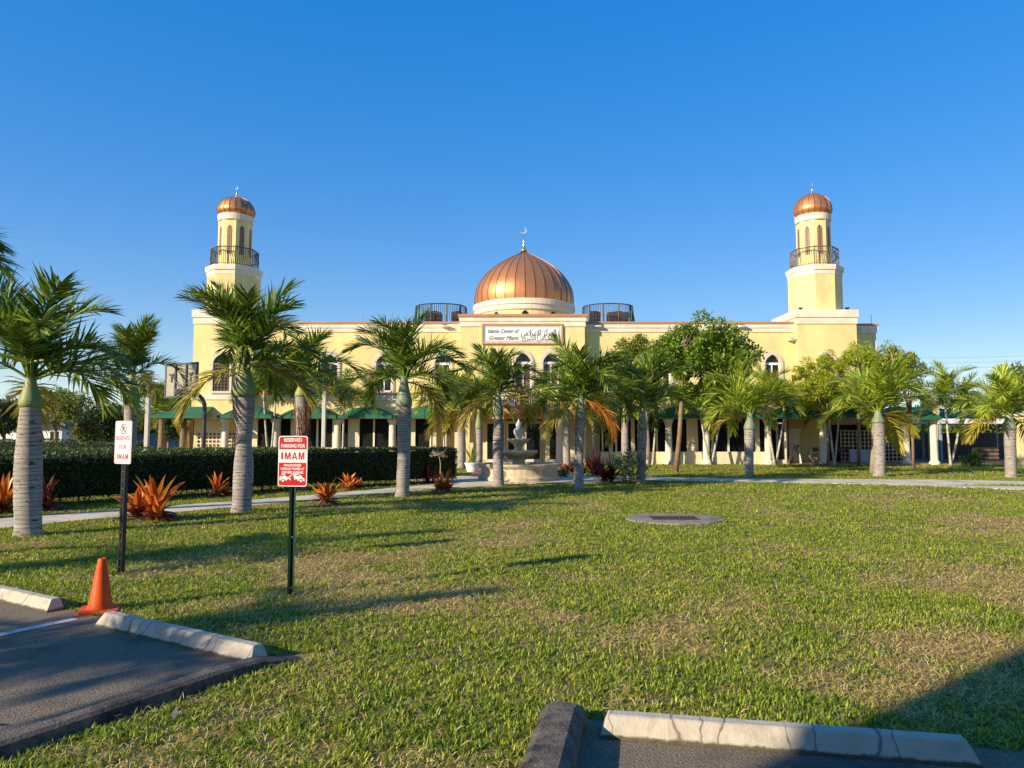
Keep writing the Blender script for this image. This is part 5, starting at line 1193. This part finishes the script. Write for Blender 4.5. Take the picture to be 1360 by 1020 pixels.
# lean pillar with quoins beyond the right awning
p0 = A(1238, 530, 44); e = empty('stone_pillar', (p0.x, 44, 0), 'yellow pillar with stacked stone bands behind the right end awning', 'pillar'); zt_ = AZ(527, 44)
MB().box(-.35, .35, 0, .7, 2.4, zt_).box(.0, .34, .1, .6, 0, 2.4).build('shaft', YEL, e); m = MB(); [m.box(-.39, .39, -.04, .05, 2.9 + k * .26, 2.9 + k * .26 + .2) for k in range(4)]; m.box(-.42, .42, -.08, .78, zt_, zt_ + .1); m.build('quoins', STONE, e)
p0 = A(1265, 548, 50); e = empty('garden_canopy', (p0.x, 50, 0), 'green peaked canvas canopy behind the slim twin palm at right', 'canopy'); zt_ = AZ(541, 50); ze = AZ(559, 50); w_ = 1.9
MB().add([(-w_ - .6, -w_, ze), (w_, -w_, ze), (w_, w_, ze), (-w_ - .6, w_, ze), (-1.1, 0, zt_)], [(0, 1, 4), (1, 2, 4), (2, 3, 4), (3, 0, 4)]).build('canvas', AWN, e)
m = MB(); [m.box(x - .04, x + .04, y - .04, y + .04, 0, ze) for x in (-w_ - .5, w_ - .1) for y in (-w_ + .1, w_ - .1)]; m.build('post', PLAST, e)
# porch things
def chair(p, rz, label):
    e = empty('folding_chair', p, label, 'chair', 'dark chairs in the right porch', rz); MB().box(-.21, .21, -.2, .2, .43, .46).build('seat', IRON, e, bevel=.01); MB().box(-.21, .21, .19, .21, .6, .85).build('backrest', IRON, e, bevel=.008)
    for sx in (-.2, .2):
        MB().tube([(sx, -.2, 0), (sx, .2, .85)], .012, 6).build('leg', PLAST, e); MB().tube([(sx, .22, 0), (sx, -.15, .45)], .012, 6).build('leg', PLAST, e)
for px, Y, rz, lb_ in ((1080, YF + 1.6, 200, 'dark chair inside the porch, left of the middle column'), (1112, YF + 1.8, 160, 'dark chair inside the porch, beside the grey folding table'), (1124, YF + 2.1, 185, 'dark chair inside the porch, tucked behind the grey folding table')):
    chair((AX(px, Y, 610), Y, .07), R(rz), lb_)
e = empty('folding_table', (AX(1143, YF + 1.2, 610), YF + 1.2, .07), 'grey table top leaning on its side before the lattice screen', 'table'); t_ = MB(); t_.obox((0, 0, .37), (1.25, .05, .74), rx=R(-8)); t_.build('table_top', M('grey_blue_plastic', (.30, .33, .36), .5), e, bevel=.02)
m = MB(); [m.tube([(x, .08, 0), (x, .02, .6)], .015, 6) for x in (-.4, .4)]; m.build('leg', IRON, e)
e = empty('leaning_board', (AX(1054, YF - .1, 612), YF - .1, .07), 'brown framed board leaning against a white stand by the porch column', 'board'); m = MB(); m.obox((0, 0, .5), (.07, .5, 1.1), ry=R(24)); m.build('board', M('brown_board', (.07, .05, .04), .6), e)
m = MB(); m.obox((.3, .1, .5), (.05, .4, 1.0), ry=R(-10)); m.build('support', WHITE, e)
e = empty('white_cabinet', (AX(1052, YF + 1.5, 600), YF + 1.5, .07), 'cream cabinet with an overhanging top in the porch', 'cabinet'); MB().box(-.35, .35, -.25, .25, 0, 1.75).build('body', CRMW, e, bevel=.01); MB().box(-.42, .42, -.32, .3, 1.75, 1.9).build('top', CRM, e, bevel=.01); MB().box(-.02, .02, -.27, -.25, .9, 1.1).build('handle', PLAST, e)
for k, (dx, lb_) in enumerate(((0, 'crate of clutter under the carport nearest the post'), (2.2, 'dark crate stacked under the middle of the carport'), (4.0, 'dark crate under the carport behind the last palm'))):
    Y = 46; e = empty('storage_crate', (AX(1306 + 0, Y) + dx, Y, .012), lb_, 'crate', 'crates under the carport'); MB().box(-.6, .6, -.4, .4, 0, .8).build('box', M('crate_brown', (.07, .05, .04), .8, var=.3), e, bevel=.02); m = MB(); [m.box(-.62, .62, -.42, -.4, .1 + q * .25, .2 + q * .25) for q in range(3)]; m.build('slat', BARKB, e)
# power lines
m = MB()
for k, (ya, yb_) in enumerate(((484, 474), (478, 466), (470, 461))):
    a_, b_ = A(1180, ya + 4, 90), A(1400, yb_, 80); b_.x += 10
    for side_ in (0,): m.tube([a_.lerp(b_, t) - Vector((0, 0, .5 * math.sin(math.pi * t))) for t in [q / 10 for q in range(11)]], .010, 4)
tag(m.build('power_line', IRONW), 'thin power lines crossing the sky at right', 'power line')
# unseen building added behind the camera for its shadow alone
e = empty('added_shadow_building', (.2, -3.9, 0), 'unseen building added behind the viewpoint to shade the bottom right corner', 'building')
MB().box(-9.3, 9, -8, 0, 0, 7.2).build('wall', CRMW, e); MB().box(-9.3, 9.2, -8.2, 0.02, 7.2, 7.3).build('roof', TERRA, e)

# ------------------------------------------------------------------ grass
def inpoly(X, Y, poly):
    c = np.zeros(len(X), bool); n = len(poly); j = n - 1
    for i in range(n):
        xi, yi = poly[i][:2]; xj, yj = poly[j][:2]
        if yi != yj:
            c ^= ((yi > Y) != (yj > Y)) & (X < (xj - xi) * (Y - yi) / (yj - yi) + xi)
        j = i
    return c
for a_, b_, L in ((LB, 0.02, 1.83), (LB, -2.62, 1.83), (RB, .02, 1.83)): EX.append([(q.x, q.y) for q in (a_(b_ - .02, -.02), a_(b_ + L + .02, -.02), a_(b_ + L + .02, .17), a_(b_ - .02, .17))])
def vnoise(x, y, seed):
    g = np.random.default_rng(seed).uniform(size=(64, 64)); xi, yi = np.floor(x).astype(int), np.floor(y).astype(int); fx, fy = x - xi, y - yi
    fx, fy = fx * fx * (3 - 2 * fx), fy * fy * (3 - 2 * fy); q = lambda i, j: g[(xi + i) % 64, (yi + j) % 64]
    return (q(0, 0) * (1 - fx) + q(1, 0) * fx) * (1 - fy) + (q(0, 1) * (1 - fx) + q(1, 1) * fx) * fy
def dry(x, y):
    """0 lush .. 1 bare straw"""
    d = .5 * vnoise(x * .55 + 9, y * .55, 1) + .3 * vnoise(x * 1.6, y * 1.6 + 5, 2) + .28 * vnoise(x * 4.3, y * 4.3, 3)
    for bx_, by_, r_, k_ in ((5.2, 8.4, 1.5, .26), (7.2, 9.4, 2.0, .22), (8.3, 12.6, 2.6, .24), (9.5, 16, 3, .14), (2.5, 4.9, 1.1, .26), (1.1, 5.7, .8, .22), (-.3, 6.6, .9, .10), (-3, 9.3, 1.6, .06), (-.8, 12, 1.5, .04), (-1.6, 8.2, .8, .05),
                           (3.5, 14, 3.4, -.16), (1.2, 19, 3, -.05), (9, 31, 9, -.3), (-6, 21, 5, -.25), (.6, 4.3, .8, -.12), (-.8, 4.8, 1, -.12), (4.2, 6.4, 1.0, -.1)):
        d += k_ * np.exp(-((x - bx_) ** 2 + (y - by_) ** 2) / r_ ** 2)
    return np.clip((d - .535) / .30, 0, 1)
rg = np.random.default_rng(4)
def clear(x, y):
    bad = ((x - dc.x) / .92) ** 2 + ((y - dc.y) / .86) ** 2 < 1
    for p in EX: bad |= inpoly(x, y, p)
    return ~bad
def sow(y0, y1, dens, per, spread, straw):
    xw = y1 * .80 + 1.2; n = int(dens * 2 * xw * (y1 - y0)); x = rg.uniform(-xw, xw, n); y = rg.uniform(y0, y1, n); D = dry(x, y); f = vnoise(x * 7, y * 7, 8)
    p = (.10 + .90 * D) if straw else (1 - .88 * D) * np.clip(.25 + 1.5 * f, 0, 1); k = (np.abs(x) < y * .80 + 1.2) & (rg.uniform(size=n) < p); x, y = x[k], y[k]; vig = rg.uniform(.65, 1.25, len(x)) * (1 - .35 * D[k])
    x, y, vig = np.repeat(x, per), np.repeat(y, per), np.repeat(vig, per); th = rg.uniform(0, 2 * np.pi, len(x)); r_ = spread * rg.uniform(0, 1, len(x)) ** .5; x, y = x + r_ * np.cos(th), y + r_ * np.sin(th)
    k = clear(x, y); return x[k], y[k], vig[k], th[k] + rg.uniform(-.7, .7, k.sum())
def blades(x, y, th, lean, Ln, Wd, z0):
    n = len(x); d0 = np.stack([np.cos(th) * np.sin(lean * .75), np.sin(th) * np.sin(lean * .75), np.cos(lean * .75)], 1); l2 = np.clip(lean * 1.22, 0, 1.8); d1 = np.stack([np.cos(th) * np.sin(l2), np.sin(th) * np.sin(l2), np.cos(l2)], 1)
    tw = th + rg.uniform(-.7, .7, n); sv = np.stack([-np.sin(tw), np.cos(tw), rg.uniform(-.35, .35, n)], 1); P0 = np.stack([x, y, z0], 1); L_ = Ln[:, None]; W2 = Wd[:, None]; P1 = P0 + d0 * L_ * .5; P2 = P1 + d1 * L_ * .5
    return np.stack([P0 - sv * W2 * .7, P0 + sv * W2 * .7, P1 + sv * W2, P1 - sv * W2, P2], 1).reshape(-1, 3)
VG, VS = [], []
for y0, y1, dg, ds, sz in ((2.6, 5, 1050, 4200, 1), (5, 8, 680, 2700, 1.1), (8, 12, 390, 1500, 1.25), (12, 18, 210, 750, 1.5), (18, 27, 80, 330, 2.0), (27, 39.5, 32, 90, 2.5)):
    x, y, vg, th = sow(y0, y1, dg, 8, .026 * sz, False); n = len(x); lean = np.clip(rg.normal(.82, .33, n), .1, 1.45)
    VG.append(blades(x, y, th, lean, rg.uniform(.026, .058, n) * vg * sz ** .5, rg.uniform(.0026, .0052, n) * sz, np.full(n, -.003)))
    x, y, vg, th = sow(y0, y1, ds, 1, 0, True); n = len(x); lean = np.clip(rg.normal(1.36, .16, n), .7, 1.52)
    VS.append(blades(x, y, th, lean, rg.uniform(.03, .085, n) * sz ** .4, rg.uniform(.0012, .0028, n) * sz, rg.uniform(.001, .022, n)))
VG, VS = np.concatenate(VG), np.concatenate(VS); print('blades', len(VG) // 5, len(VS) // 5)
V = np.concatenate([VG, VS]); n = len(V) // 5; I = (np.arange(n) * 5)[:, None]; me = npmesh('grass', V, [I + np.array([[0, 1, 2, 3]]), I + np.array([[3, 2, 4]])], bladem())
ng = len(VG) // 5; mi = np.zeros(2 * n, np.int32); mi[ng:n] = 1; mi[n + ng:] = 1
for m_ in me.materials: pass
me.polygons.foreach_set('material_index', mi)
o = link('grass', me); tag(o, 'coarse green lawn grass with dry straw patches', 'grass', kind='stuff')
# fallen leaves and bits of frond on the lawn
n = 420; x = rg.uniform(-9, 12, n); y = rg.uniform(3.4, 22, n); a = rg.uniform(0, 6.3, n); l = rg.uniform(.02, .07, n); ok = np.ones(n, bool)
for p in EX[:-3]: ok &= ~inpoly(x, y, p) | (rg.uniform(size=n) < .12)
x, y, a, l = x[ok], y[ok], a[ok], l[ok]; n = len(x); d = np.stack([np.cos(a), np.sin(a), rg.uniform(-.25, .25, n)], 1) * l[:, None]; q = np.stack([-np.sin(a), np.cos(a), rg.uniform(-.3, .3, n)], 1) * l[:, None] * .28; P = np.stack([x, y, np.full(n, .035)], 1)
V = np.stack([P - d, P + q, P + d, P - q], 1).reshape(-1, 3); o = link('fallen_leaves', npmesh('fallen_leaves', V, [np.arange(n * 4).reshape(n, 4)], BROMD)); tag(o, 'dry brown leaves and frond bits scattered over the lawn', 'leaf litter', kind='stuff')
